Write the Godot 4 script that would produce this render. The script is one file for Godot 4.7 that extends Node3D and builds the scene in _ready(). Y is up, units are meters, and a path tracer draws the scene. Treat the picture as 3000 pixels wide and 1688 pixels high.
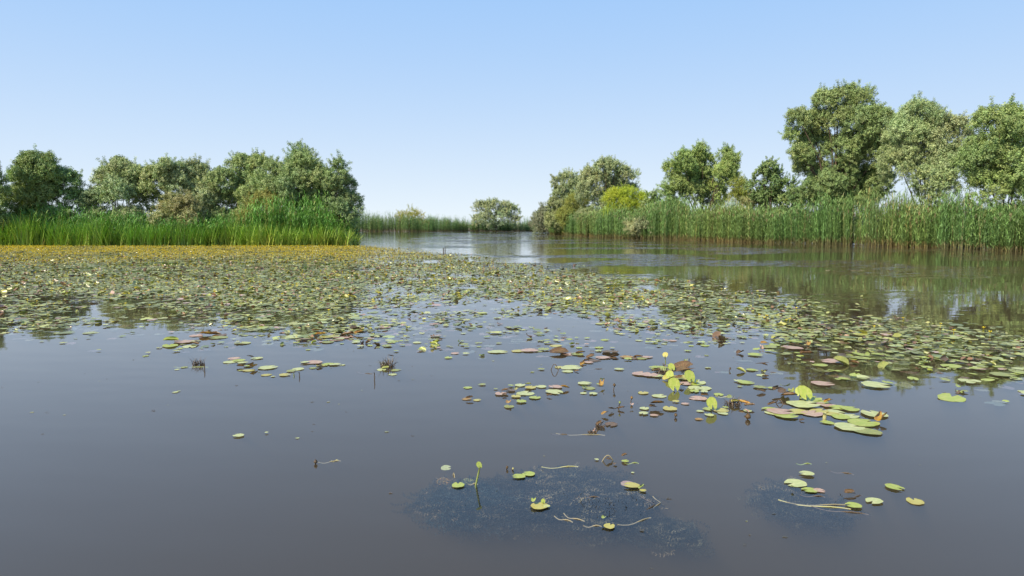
extends Node3D
# A calm river backwater: floating water lily leaves, reed beds and willows, built in metres with y up and the water surface at y = 0.

var rng := RandomNumberGenerator.new()
var noise := FastNoiseLite.new()
var taken := {}
var mats := {}
var sprays := {}
var reeds := {}
var pads := []
var curls := []

func _ready() -> void:
	rng.seed = 4711
	noise.seed = 31
	noise.noise_type = FastNoiseLite.TYPE_SIMPLEX_SMOOTH
	noise.fractal_octaves = 3
	make_camera_and_light()
	make_materials()
	make_meshes()
	make_setting()
	make_reeds()
	make_trees()
	make_lily_mat()
	make_foreground()

func make_camera_and_light() -> void:
	var cam := Camera3D.new()
	cam.name = "camera"
	cam.position = Vector3(0, 2.0, 0)
	cam.rotation_degrees.x = -5.48
	cam.fov = 47.02
	cam.near = 0.1
	cam.far = 9000.0
	add_child(cam)
	var sun := DirectionalLight3D.new()
	sun.name = "sun"
	sun.light_energy = 1.6
	sun.light_color = Color(1.0, 0.95, 0.86)
	sun.light_angular_distance = 0.5
	sun.shadow_enabled = true
	sun.look_at_from_position(Vector3(-0.72, 0.95, 0.68), Vector3.ZERO)
	add_child(sun)
	var sky_mat := ProceduralSkyMaterial.new()
	sky_mat.sky_top_color = Color(0.527, 0.74, 0.973)
	sky_mat.sky_horizon_color = Color(0.93, 0.972, 0.995)
	sky_mat.sky_curve = 0.15
	sky_mat.ground_bottom_color = Color(0.25, 0.27, 0.25)
	sky_mat.ground_horizon_color = Color(0.55, 0.6, 0.6)
	sky_mat.sun_angle_max = 25.0
	sky_mat.sun_curve = 0.12
	var env := Environment.new()
	env.background_mode = Environment.BG_SKY
	env.sky = Sky.new()
	env.sky.sky_material = sky_mat
	env.background_energy_multiplier = 0.63
	env.tonemap_mode = Environment.TONE_MAPPER_LINEAR
	env.tonemap_exposure = 1.6
	env.volumetric_fog_enabled = true
	env.volumetric_fog_density = 0.0
	env.sdfgi_enabled = true
	env.ssao_enabled = true
	env.ssil_enabled = true
	var we := WorldEnvironment.new()
	we.name = "environment"
	we.environment = env
	add_child(we)

# ---------------------------------------------------------------- helpers

func numbered(called: String) -> String:
	taken[called] = taken.get(called, -1) + 1
	return called if taken[called] == 0 else "%s_%03d" % [called, taken[called]]

func tag(o: Node, label: String, category := "", group := "", kind := "") -> Node:
	if label: o.set_meta("label", label)
	if category: o.set_meta("category", category)
	if group: o.set_meta("group", group)
	if kind: o.set_meta("kind", kind)
	return o

func thing(called: String, label: String, category: String, at := Vector3.ZERO, group := "") -> Node3D:
	var o := Node3D.new()
	o.name = numbered(called)
	o.position = at
	add_child(o, true)
	tag(o, label, category, group)
	return o

func part(called: String, mesh: Mesh, m: Material, parent: Node3D, tr := Transform3D()) -> MeshInstance3D:
	var o := MeshInstance3D.new()
	var n := 0
	var full := called
	while parent.has_node(full):
		n += 1
		full = "%s_%03d" % [called, n]
	o.name = full
	o.mesh = mesh
	o.material_override = m
	o.transform = tr
	parent.add_child(o, true)
	return o

func single(called: String, mesh: Mesh, m: Material, label: String, category: String, tr := Transform3D(), group := "", kind := "") -> MeshInstance3D:
	var o := MeshInstance3D.new()
	o.name = numbered(called)
	o.mesh = mesh
	o.material_override = m
	o.transform = tr
	add_child(o, true)
	tag(o, label, category, group, kind)
	return o

func many(called: String, mesh: Mesh, m: Material, where: Array, tints: Array, parent: Node) -> MultiMeshInstance3D:
	var mm := MultiMesh.new()
	mm.transform_format = MultiMesh.TRANSFORM_3D
	mm.use_colors = true
	mm.mesh = mesh
	mm.instance_count = where.size()
	for i in where.size():
		mm.set_instance_transform(i, where[i])
		mm.set_instance_color(i, tints[i])
	var o := MultiMeshInstance3D.new()
	o.multimesh = mm
	o.material_override = m
	var n := 0
	var full := called
	while parent.has_node(full):
		n += 1
		full = "%s_%03d" % [called, n]
	o.name = full
	parent.add_child(o, true)
	o.set_meta("kind", "stuff")
	return o

func r(a: float, b: float) -> float:
	return rng.randf_range(a, b)

func vary(c: Color, light: float, hue: float) -> Color:
	var k := 1.0 + r(-light, light)
	return Color(c.r * k * (1.0 + r(-hue, hue)), c.g * k, c.b * k * (1.0 + r(-hue, hue)))

func sphere_dir() -> Vector3:
	var y := r(-1, 1)
	var a := r(0, TAU)
	return Vector3(sqrt(1 - y * y) * cos(a), y, sqrt(1 - y * y) * sin(a))

func along(up: Vector3, spin: float, s: float) -> Basis:
	up = up.normalized()
	var side := up.cross(Vector3(0.31, 0.2, 0.93)).normalized()
	var b := Basis(side, up, side.cross(up)).rotated(up, spin)
	return b.scaled(Vector3.ONE * s)

func tri(st: SurfaceTool, a: Vector3, b: Vector3, c: Vector3, col: Color) -> void:
	st.set_color(col); st.add_vertex(a)
	st.set_color(col); st.add_vertex(b)
	st.set_color(col); st.add_vertex(c)

func leaf(st: SurfaceTool, a: Vector3, dir: Vector3, side: Vector3, length: float, width: float, col: Color) -> void:
	var n := dir.cross(side).normalized()
	var mid := a + dir * length * 0.42
	var tip := a + dir * length
	tri(st, a, mid - side * width * 0.5 + n * width * 0.12, tip, col)
	tri(st, a, tip, mid + side * width * 0.5 + n * width * 0.12, col)

func tube(st: SurfaceTool, pts: Array, radii: Array, sides: int, col := Color.WHITE) -> void:
	var rings := []
	for i in pts.size():
		var d: Vector3 = (pts[mini(i + 1, pts.size() - 1)] - pts[maxi(i - 1, 0)]).normalized()
		var u := d.cross(Vector3(0.13, 0.21, 0.97) if absf(d.z) < 0.9 else Vector3.RIGHT).normalized()
		var v := d.cross(u)
		var ring := []
		for k in sides:
			var a := TAU * k / sides
			ring.append(pts[i] + (u * cos(a) + v * sin(a)) * radii[i])
		rings.append(ring)
	st.set_smooth_group(1)
	for i in pts.size() - 1:
		for k in sides:
			var k2 := (k + 1) % sides
			tri(st, rings[i][k], rings[i + 1][k], rings[i + 1][k2], col)
			tri(st, rings[i][k], rings[i + 1][k2], rings[i][k2], col)
	for k in range(1, sides - 1):
		tri(st, rings[-1][0], rings[-1][k], rings[-1][k + 1], col)

func tool() -> SurfaceTool:
	var st := SurfaceTool.new()
	st.begin(Mesh.PRIMITIVE_TRIANGLES)
	return st

func done(st: SurfaceTool) -> ArrayMesh:
	st.index()
	st.generate_normals()
	return st.commit()

func flat(st: SurfaceTool) -> ArrayMesh:
	st.generate_normals()
	return st.commit()

func tube_mesh(pts: Array, radii: Array, sides := 6) -> ArrayMesh:
	var st := tool()
	tube(st, pts, radii, sides)
	return done(st)

# ---------------------------------------------------------------- materials

func plain(key: String, c: Color, rough: float, spec := 0.5, back := Color.BLACK) -> StandardMaterial3D:
	var m := StandardMaterial3D.new()
	m.resource_name = key
	m.albedo_color = c.linear_to_srgb()
	m.roughness = rough
	m.metallic_specular = spec
	m.cull_mode = BaseMaterial3D.CULL_DISABLED
	if back != Color.BLACK:
		m.backlight_enabled = true
		m.backlight = back
	mats[key] = m
	return m

func tinted(key: String, rough: float, spec: float, back := Color.BLACK) -> StandardMaterial3D:
	var m := plain(key, Color.WHITE, rough, spec, back)
	m.vertex_color_use_as_albedo = true
	return m

func pad_texture(base: Color, edge: Color, spot: Color, spots: float, s: int) -> ImageTexture:
	# blade colour with radiating veins, blotches and brown decay spots
	var im := Image.create(256, 256, false, Image.FORMAT_RGB8)
	var n := FastNoiseLite.new()
	n.seed = s
	n.frequency = 0.012
	n.fractal_octaves = 4
	for y in 256:
		for x in 256:
			var p := Vector2(x - 127.5, y - 127.5) / 127.5
			var d := p.length()
			var a := p.angle()
			var v := n.get_noise_2d(x, y)
			var c := base.lerp(edge, clampf(v * 1.6 + 0.25, 0, 1))
			var vein := absf(sin(a * 8.0 + 0.6 * v))
			if vein < 0.16 / maxf(d * 2.0, 0.3) * 0.5:
				c = c.lerp(Color(0.42, 0.46, 0.2), 0.45)
			if n.get_noise_2d(x * 4 + 900, y * 4) > 0.52 - spots:
				c = c.lerp(spot, 0.75)
			if d > 0.93 + v * 0.15:
				c = c.lerp(spot, 0.5)
			im.set_pixel(x, y, c.linear_to_srgb())
	return ImageTexture.create_from_image(im)

func pad_material(key: String, base: Color, edge: Color, spot: Color, spots: float, s: int) -> void:
	var m := plain(key, Color.WHITE, 0.38, 0.5, Color(0.34, 0.36, 0.12))
	m.albedo_texture = pad_texture(base, edge, spot, spots, s)

func make_materials() -> void:
	tinted("willow_leaf", 0.55, 0.42, Color(0.5, 0.58, 0.24))
	tinted("reed_blade", 0.5, 0.42, Color(0.4, 0.5, 0.16))
	tinted("floating_leaf", 0.34, 0.5, Color(0.3, 0.33, 0.1))
	tinted("weed", 0.6, 0.35)
	plain("yellow_petal", Color(0.75, 0.58, 0.02), 0.5)
	plain("stalk_green", Color(0.2, 0.24, 0.07), 0.45)
	plain("stalk_pale", Color(0.34, 0.32, 0.13), 0.45)
	plain("stalk_brown", Color(0.075, 0.05, 0.028), 0.6)
	plain("dead_reed", Color(0.2, 0.17, 0.1), 0.7)
	pad_material("lime", Color(0.26, 0.31, 0.045), Color(0.34, 0.35, 0.08), Color(0.26, 0.2, 0.04), 0.0, 3)
	pad_material("pale", Color(0.34, 0.37, 0.15), Color(0.43, 0.43, 0.2), Color(0.3, 0.26, 0.1), 0.02, 4)
	pad_material("yellow", Color(0.36, 0.33, 0.085), Color(0.34, 0.29, 0.06), Color(0.3, 0.16, 0.03), 0.1, 5)
	pad_material("olive", Color(0.2, 0.22, 0.055), Color(0.27, 0.27, 0.07), Color(0.14, 0.09, 0.03), 0.08, 6)
	pad_material("pink", Color(0.36, 0.22, 0.17), Color(0.4, 0.3, 0.2), Color(0.22, 0.12, 0.07), 0.1, 7)
	pad_material("brown", Color(0.1, 0.055, 0.022), Color(0.16, 0.085, 0.03), Color(0.05, 0.025, 0.012), 0.15, 8)
	pad_material("rust", Color(0.34, 0.2, 0.02), Color(0.24, 0.1, 0.02), Color(0.12, 0.05, 0.02), 0.15, 9)
	var bark := plain("bark", Color(0.13, 0.105, 0.08), 0.9, 0.3)
	var bn := NoiseTexture2D.new()
	bn.noise = FastNoiseLite.new()
	bn.noise.frequency = 0.03
	bn.seamless = true
	bn.width = 256
	bn.height = 256
	var ramp := Gradient.new()
	ramp.colors = PackedColorArray([Color(0.25, 0.22, 0.2), Color(0.55, 0.5, 0.44)])
	bn.color_ramp = ramp
	bark.albedo_color = Color(0.8, 0.78, 0.74)
	bark.albedo_texture = bn
	bark.uv1_triplanar = true
	bark.uv1_scale = Vector3(2.5, 0.5, 2.5)
	var soil := plain("soil", Color.WHITE, 0.95, 0.2)
	var sn := NoiseTexture2D.new()
	sn.noise = FastNoiseLite.new()
	sn.noise.frequency = 0.02
	sn.noise.fractal_octaves = 5
	sn.seamless = true
	sn.width = 512
	sn.height = 512
	var sramp := Gradient.new()
	sramp.colors = PackedColorArray([Color(0.37, 0.335, 0.3), Color(0.44, 0.40, 0.35)])
	sn.color_ramp = sramp
	soil.albedo_texture = sn
	soil.uv1_triplanar = true
	soil.uv1_world_triplanar = true
	soil.uv1_scale = Vector3(0.3, 0.3, 0.3)
	var water := plain("river_water", Color(0.06, 0.055, 0.05), 0.02, 0.51)
	var wc := water.albedo_color
	wc.a = 0.06
	water.albedo_color = wc
	water.transparency = BaseMaterial3D.TRANSPARENCY_ALPHA
	water.normal_enabled = true
	water.normal_texture = ripple_map()
	water.normal_scale = 1.0
	water.texture_repeat = false
	mats["river_water"] = water

const RX := 512
const RZ := 2048

func ripple_map() -> ImageTexture:
	# slopes of the river's small waves over 128 m x 205 m, 0.25 m by 0.1 m a sample; gusts ruffle the open channel, the backwater lies calm
	var wave := FastNoiseLite.new()
	wave.seed = 5
	wave.frequency = 1.0
	wave.fractal_octaves = 2
	var gust := FastNoiseLite.new()
	gust.seed = 8
	gust.frequency = 1.0
	gust.fractal_octaves = 2
	var heights := PackedFloat32Array()
	heights.resize(RX * RZ)
	for j in RZ:
		var z := 9.0 - 0.1 * j
		for i in RX:
			var x := -64.0 + 0.25 * i
			var a := 0.001
			var open := clampf((-z - 16.0 - 0.5 * absf(x - 8.0)) / 14.0, 0.0, 1.0) * clampf((x + 0.55 * -z * 0.25 - (-2.0)) / 8.0, 0.0, 1.0)
			if open > 0.0:
				var g := gust.get_noise_2d(x * 0.045 + 3.0, z * 0.085)
				a += open * (0.0006 + 0.055 * smoothstep(0.04, 0.2, g))
			# a steady light breeze along the far reach
			a += 0.0032 * clampf((-z - 38.0 - 2.0 * maxf(x - 2.0, 0.0)) / 25.0, 0.0, 1.0) + 0.0008 * clampf((-z - 25.0) / 10.0, 0.0, 1.0)
			heights[j * RX + i] = a * (wave.get_noise_2d(x * 0.75, z * 1.9) + 0.5 * wave.get_noise_2d(x * 0.25 + 50.0, z * 0.6))
	var data := PackedFloat32Array()
	data.resize(RX * RZ * 3)
	for j in RZ:
		for i in RX:
			var k := j * RX + i
			var sx := (heights[k + 1 if i < RX - 1 else k] - heights[k]) / 0.25
			var sz := (heights[k + RX if j < RZ - 1 else k] - heights[k]) / 0.1
			var n := Vector3(-sx, -sz, 1.0).normalized()
			data[k * 3] = n.x * 0.5 + 0.5
			data[k * 3 + 1] = n.y * 0.5 + 0.5
			data[k * 3 + 2] = n.z * 0.5 + 0.5
	return ImageTexture.create_from_image(Image.create_from_data(RX, RZ, false, Image.FORMAT_RGBF, data.to_byte_array()))

# ---------------------------------------------------------------- shared meshes

func spray_mesh(count: int, length: float, width: float, twig: float, droop: float) -> ArrayMesh:
	var st := tool()
	for i in count:
		var t := (i + 0.5) / count
		var a := i * 2.4 + r(-0.4, 0.4)
		var p := Vector3(r(-0.07, 0.07), twig * t + r(-0.02, 0.02), r(-0.07, 0.07))
		var d := Vector3(cos(a), r(0.0, 0.9) - droop * t, sin(a)).normalized()
		var s := d.cross(sphere_dir()).normalized()
		var k := r(0.8, 1.2)
		leaf(st, p, d, s, length * r(0.75, 1.25), width * r(0.8, 1.2), Color(k, k, k))
	return flat(st)

func blade(st: SurfaceTool, a: Vector3, yaw: float, length: float, width: float, lean: float, droop: float, parts: int, low: Color, high: Color) -> void:
	var out := Vector3(cos(yaw), 0, sin(yaw))
	var side := Vector3(-sin(yaw), 0, cos(yaw)).rotated(out, r(-0.5, 0.5))
	var p := a
	var ang := lean
	for i in parts:
		var t0 := float(i) / parts
		var t1 := float(i + 1) / parts
		var q := p + (out * sin(ang) + Vector3.UP * cos(ang)) * length / parts
		var w0 := width * (1.0 - t0 * t0) * 0.5
		var w1 := width * (1.0 - t1 * t1) * 0.5
		var col := low.lerp(high, t0)
		tri(st, p - side * w0, q - side * w1, q + side * w1, col)
		if i > 0 or true:
			tri(st, p - side * w0, q + side * w1, p + side * w0, col)
		p = q
		ang += droop / parts

func reed_clump(stems: int, tall: float, plume: float) -> ArrayMesh:
	# common reed: canes with a tan foot, arching leaves, now and then a plume
	var st := tool()
	for s in stems:
		var foot := Vector3(r(-0.32, 0.32), 0, r(-0.32, 0.32))
		var h := tall * r(0.6, 1.05)
		var yaw := r(0, TAU)
		var lean := Vector3(cos(yaw), 0, sin(yaw)) * (r(0.0, 0.14) if rng.randf() < 0.85 else r(0.15, 0.4))
		var top := foot + Vector3.UP * h + lean * h
		var mid := foot.lerp(top, 0.5) - lean * 0.15 * h
		var tan_col := Color(0.22, 0.19, 0.1) * r(0.7, 1.1)
		var green := Color(0.12, 0.19, 0.07) * r(0.75, 1.3)
		if rng.randf() < 0.1:
			green = tan_col * 1.2
		tube(st, [foot, foot.lerp(mid, 0.3)], [0.012, 0.011], 3, tan_col)
		tube(st, [foot.lerp(mid, 0.3), mid, top], [0.011, 0.009, 0.003], 3, green)
		st.set_smooth_group(-1)
		for k in 12:
			var t := 0.05 + 0.95 * (k + r(0, 0.8)) / 12.0
			var p := mid.lerp(top, (t - 0.5) * 2.0) if t > 0.5 else foot.lerp(mid, t * 2.0)
			var lc := green * r(0.8, 1.3) if t > 0.2 or rng.randf() > 0.5 else tan_col * 0.8
			blade(st, p, yaw + k * 2.5 + r(-0.5, 0.5), r(0.38, 0.62), 0.042, r(0.3, 0.7), r(0.5, 1.2), 3, lc, lc * 1.15)
		if rng.randf() < plume:
			for k in 10:
				leaf(st, top - Vector3.UP * 0.25 + Vector3.UP * 0.03 * k, (Vector3.UP + sphere_dir() * 0.5).normalized(), sphere_dir().cross(Vector3.UP).normalized(), 0.22, 0.035, Color(0.2, 0.14, 0.11))
	return flat(st)

func bulrush_clump(blades: int, tall: float) -> ArrayMesh:
	# bulrush: long upright straps from the water, leaning together
	var st := tool()
	for s in blades:
		var foot := Vector3(r(-0.35, 0.35), 0, r(-0.3, 0.3))
		var g := Color(0.17, 0.33, 0.055) * r(0.65, 1.35)
		if rng.randf() < 0.08:
			g = Color(0.42, 0.34, 0.15)
		var low := g.lerp(Color(0.32, 0.33, 0.09), 0.6)
		blade(st, foot, r(-0.8, 0.8) + (PI if rng.randf() < 0.3 else 0.0), tall * r(0.45, 1.1), 0.055 * r(0.7, 1.3), r(0.0, 0.42), r(0.05, 0.6), 4, low, g)
	return flat(st)

func pad_outline(k: int, n: int, seed_: int) -> Vector2:
	# oval blade with a narrow cleft where the stalk joins
	var a := TAU * k / n
	var notch := clampf(1.0 - absf(angle_difference(a, 0.0)) / 0.16, 0.0, 1.0)
	var rad := 0.5 * (1.0 - 0.75 * notch) * (1.0 + 0.05 * sin(a * 3.0 + seed_) + 0.025 * sin(a * 7.0 + seed_ * 2.0))
	return Vector2(cos(a) * rad, sin(a) * rad * 0.86)

func pad_mesh(n: int, rings: int, seed_: int, curl: float, wave: float) -> ArrayMesh:
	var st := tool()
	st.set_smooth_group(1)
	var grid := []
	for j in rings + 1:
		var row := []
		var f := float(j) / rings
		for k in n:
			var o := pad_outline(k, n, seed_)
			var a := TAU * k / n
			var y := f * f * wave * (sin(a * 4.0 + seed_) + 0.6 * sin(a * 9.0 + seed_)) + f * 0.004
			var p := Vector3(o.x * f, y, o.y * f)
			if curl > 0.0:  # rolled up about its long axis
				var b := p.z * curl
				p = Vector3(p.x, p.y + (1.0 - cos(b)) / curl, sin(b) / curl)
			row.append([p, Vector2(o.x * f + 0.5, o.y * f + 0.5)])
		grid.append(row)
	for j in rings:
		for k in n:
			var k2 := (k + 1) % n
			var quad := [grid[j][k], grid[j + 1][k], grid[j + 1][k2], grid[j][k2]]
			for t in ([[0, 1, 2]] if j == 0 else [[0, 1, 2], [0, 2, 3]]):
				for i in t:
					st.set_uv(quad[i][1])
					st.set_color(Color.WHITE)
					st.add_vertex(quad[i][0])
	return done(st)

func weed_mesh() -> ArrayMesh:
	# feathery branching strand of hornwort: whorls of thin leaves on a winding stem
	var st := tool()
	for branch in 3:
		var p := Vector3(r(-0.03, 0.03), 0, r(-0.03, 0.03))
		var d := Vector3(1, 0, 0).rotated(Vector3.UP, r(-1.4, 1.4))
		var bend := r(-0.35, 0.35)
		for i in 13:
			var q := p + d * 0.027
			var c := Color.WHITE * r(0.7, 1.3)
			tri(st, p - Vector3(0, 0.003, 0), q, p + Vector3(0, 0.003, 0), c)
			tri(st, p - Vector3(0, 0, 0.002), q, p + Vector3(0, 0, 0.002), c)
			for k in 5:
				var a := TAU * k / 5.0 + i * 1.3
				var side := d.cross(Vector3.UP).normalized()
				var o := (d * r(0.2, 0.8) + side * cos(a) + Vector3.UP * sin(a)).normalized()
				leaf(st, p, o, o.cross(sphere_dir()).normalized(), r(0.015, 0.042), 0.006, c * r(0.7, 1.3))
			p = q
			d = (d.rotated(Vector3.UP, bend + r(-0.4, 0.4)) + Vector3(0, r(-0.15, 0.15) - d.y * 0.4, 0)).normalized()
	return flat(st)

func flower_mesh() -> ArrayMesh:
	var st := tool()
	for k in 5:
		var a := TAU * k / 5.0
		var o := Vector3(cos(a), 0.7, sin(a)).normalized()
		leaf(st, Vector3(0, 0.03, 0), o, Vector3(-sin(a), 0, cos(a)), 0.035, 0.03, Color.WHITE)
	tube(st, [Vector3(0, -0.05, 0), Vector3(0.005, 0.03, 0)], [0.004, 0.003], 3, Color(0.4, 0.6, 0.3))
	return flat(st)

func make_meshes() -> void:
	sprays["willow"] = [spray_mesh(22, 0.2, 0.062, 0.5, 0.5), spray_mesh(20, 0.22, 0.066, 0.45, 0.9), spray_mesh(24, 0.17, 0.066, 0.55, 0.2)]
	sprays["broad"] = [spray_mesh(16, 0.19, 0.1, 0.45, 0.6), spray_mesh(16, 0.17, 0.11, 0.4, 0.3)]
	sprays["fine"] = [spray_mesh(24, 0.16, 0.036, 0.6, 0.1), spray_mesh(24, 0.18, 0.034, 0.55, 0.3)]
	reeds["reed"] = [reed_clump(7, 3.9, 0.1), reed_clump(7, 4.1, 0.25), reed_clump(8, 3.7, 0.05), reed_clump(6, 4.2, 0.15)]
	reeds["bulrush"] = [bulrush_clump(22, 2.6), bulrush_clump(20, 2.9), bulrush_clump(24, 2.3)]
	for k in 3:
		pads.append(pad_mesh(22, 3, k + 1, 0.0, 0.006))
		curls.append(pad_mesh(18, 3, k + 5, 3.2 + 1.3 * k, 0.009))
		far_pads.append(pad_mesh(11, 1, k + 11, 0.0, 0.01))
		far_curls.append(pad_mesh(9, 2, k + 15, 2.6 + 1.3 * k, 0.03))

# ---------------------------------------------------------------- setting

func poly(pts: Array) -> PackedVector2Array:
	var a := PackedVector2Array()
	for i in range(0, pts.size(), 2):
		a.append(Vector2(pts[i], pts[i + 1]))
	return a

var left_land := poly([-15.6, -63.5, -20, -62.8, -33, -62.7, -48, -62.5, -62, -58, -80, -46, -130, -34, -400, -30, -400, -230, -60, -215, -44, -193, -38, -160, -27, -110, -17.5, -76])
var right_land := poly([8.3, -143, 11.5, -118, 14.4, -103.3, 17.7, -94.6, 21.5, -87.2, 24.3, -79, 27.1, -73.7, 29.5, -69, 33.2, -64, 36.4, -54.5, 39, -47, 47, -36, 70, -24, 400, -15, 400, -230, 14, -215, 9.2, -180])
var far_land := poly([-420, -150, -70, -186, -44, -191, -20, -194, 0, -198, 11, -203, 30, -206, 420, -160, 420, -420, -420, -420])

func edge_distance(a: PackedVector2Array, p: Vector2) -> float:
	var best := 1e9
	for i in a.size():
		best = minf(best, p.distance_to(Geometry2D.get_closest_point_to_segment(p, a[i], a[(i + 1) % a.size()])))
	return best if Geometry2D.is_point_in_polygon(p, a) else -best

func ground_height(x: float, z: float) -> float:
	if z < -400.0 or absf(x) > 390.0 and z < -32.0:
		return 0.3
	var p := Vector2(x, z)
	var d := maxf(maxf(edge_distance(left_land, p), edge_distance(right_land, p)), edge_distance(far_land, p))
	return lerpf(-1.6, 0.3, smoothstep(-2.0, 14.0, d)) + 0.12 * noise.get_noise_2d(x * 4.0, z * 4.0)

func make_setting() -> void:
	var xs := []
	var zs := []
	for k in [-4000, -1500, -700, -400, -300, -220, -160, -120, -95, -80]: xs.append(float(k))
	for k in range(-70, 71, 2): xs.append(float(k))
	for k in [80, 95, 120, 160, 220, 300, 400, 700, 1500, 4000]: xs.append(float(k))
	for k in [600, 200, 80, 30]: zs.append(float(k))
	for k in range(14, -216, -2): zs.append(float(k))
	for k in [-230, -260, -300, -400, -800, -2000, -6000]: zs.append(float(k))
	var st := tool()
	st.set_smooth_group(1)
	var h := {}
	for z in zs:
		for x in xs:
			h[Vector2(x, z)] = ground_height(x, z)
	for j in zs.size() - 1:
		for i in xs.size() - 1:
			var a := Vector3(xs[i], h[Vector2(xs[i], zs[j])], zs[j])
			var b := Vector3(xs[i + 1], h[Vector2(xs[i + 1], zs[j])], zs[j])
			var c := Vector3(xs[i + 1], h[Vector2(xs[i + 1], zs[j + 1])], zs[j + 1])
			var d := Vector3(xs[i], h[Vector2(xs[i], zs[j + 1])], zs[j + 1])
			tri(st, a, d, c, Color.WHITE)
			tri(st, a, c, b, Color.WHITE)
	single("ground", done(st), mats["soil"], "brown muddy river bed rising to low flat banks", "ground", Transform3D(), "", "structure")
	# the water sheet; uv spans the ripple map
	st = tool()
	var wx := [-3000.0, -64.0, 64.0, 3000.0]
	var wz := [500.0, 9.0, -195.8, -400.0]
	for j in 3:
		for i in 3:
			var q := [[wx[i], wz[j]], [wx[i], wz[j + 1]], [wx[i + 1], wz[j + 1]], [wx[i + 1], wz[j]]]
			for t in [0, 1, 2, 0, 2, 3]:
				st.set_normal(Vector3.UP)
				st.set_tangent(Plane(1, 0, 0, 1))
				st.set_uv(Vector2((q[t][0] + 64.0) / 128.0, (9.0 - q[t][1]) / 204.8))
				st.add_vertex(Vector3(q[t][0], 0, q[t][1]))
	single("river_water", st.commit(), mats["river_water"], "calm greyish blue river water reflecting sky and banks", "water", Transform3D(), "", "structure")

	var body := FogVolume.new()
	body.name = "river_water_silt"
	body.shape = RenderingServer.FOG_VOLUME_SHAPE_BOX
	body.size = Vector3(700, 1.7, 460)
	body.position = Vector3(0, -0.862, -200)
	var silt := FogMaterial.new()
	silt.resource_name = "silty_water"
	silt.albedo = Color(0.21, 0.155, 0.085).linear_to_srgb()
	silt.density = 1.8
	body.material = silt
	add_child(body)
	tag(body, "brownish silt clouding the river below its surface", "water", "", "structure")

# ---------------------------------------------------------------- reeds

func reed_bed(called: String, label: String, kind: String, line: Array, depth: float, per_m2: float, tones: Array, first := 0.0) -> void:
	# line: x, z, height at points along the bank's foot; the bed reaches back from it (to the left of its direction)
	var where := [[], [], [], []]
	var tints := [[], [], [], []]
	for i in range(0, line.size() - 3, 3):
		var a := Vector2(line[i], line[i + 1])
		var b := Vector2(line[i + 3], line[i + 4])
		var back := (b - a).orthogonal().normalized()
		for n in int(a.distance_to(b) * depth * per_m2):
			var t := rng.randf()
			var d := first + depth * pow(rng.randf(), 1.3)
			var p := a.lerp(b, t)
			p += back * (d + 1.3 * noise.get_noise_2d(p.x * 14.0, p.y * 14.0))
			var y: float = lerpf(line[i + 2], line[i + 5], t)
			y *= 1.1 + 0.46 * noise.get_noise_2d(p.x * 11.0, p.y * 11.0) + 0.08 * clampf(d / 3.0, 0.0, 1.0)
			var k: int = rng.randi() % reeds[kind].size()
			var s: float = y / (3.9 if kind == "reed" else 2.6)
			var bs := Basis(Vector3.UP, r(0, TAU) if kind == "reed" else r(-0.6, 0.6) + (PI if rng.randf() < 0.25 else 0.0)).scaled(Vector3(r(0.9, 1.2), s * r(0.9, 1.08), r(0.9, 1.2)))
			where[k].append(Transform3D(bs, Vector3(p.x, -0.1, p.y)))
			var mixn := clampf(0.5 + 1.2 * noise.get_noise_2d(p.x * 5.0 + 200.0, p.y * 5.0), 0, 1)
			var c: Color = (tones[0] as Color).lerp(tones[1], mixn)
			tints[k].append(vary(c, 0.25, 0.1))
	var o := thing(called, label, "reeds")
	o.set_meta("kind", "stuff")
	for k in 4:
		if where[k].size():
			many("reed_stand", reeds[kind][k], mats["reed_blade"], where[k], tints[k], o)

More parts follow.
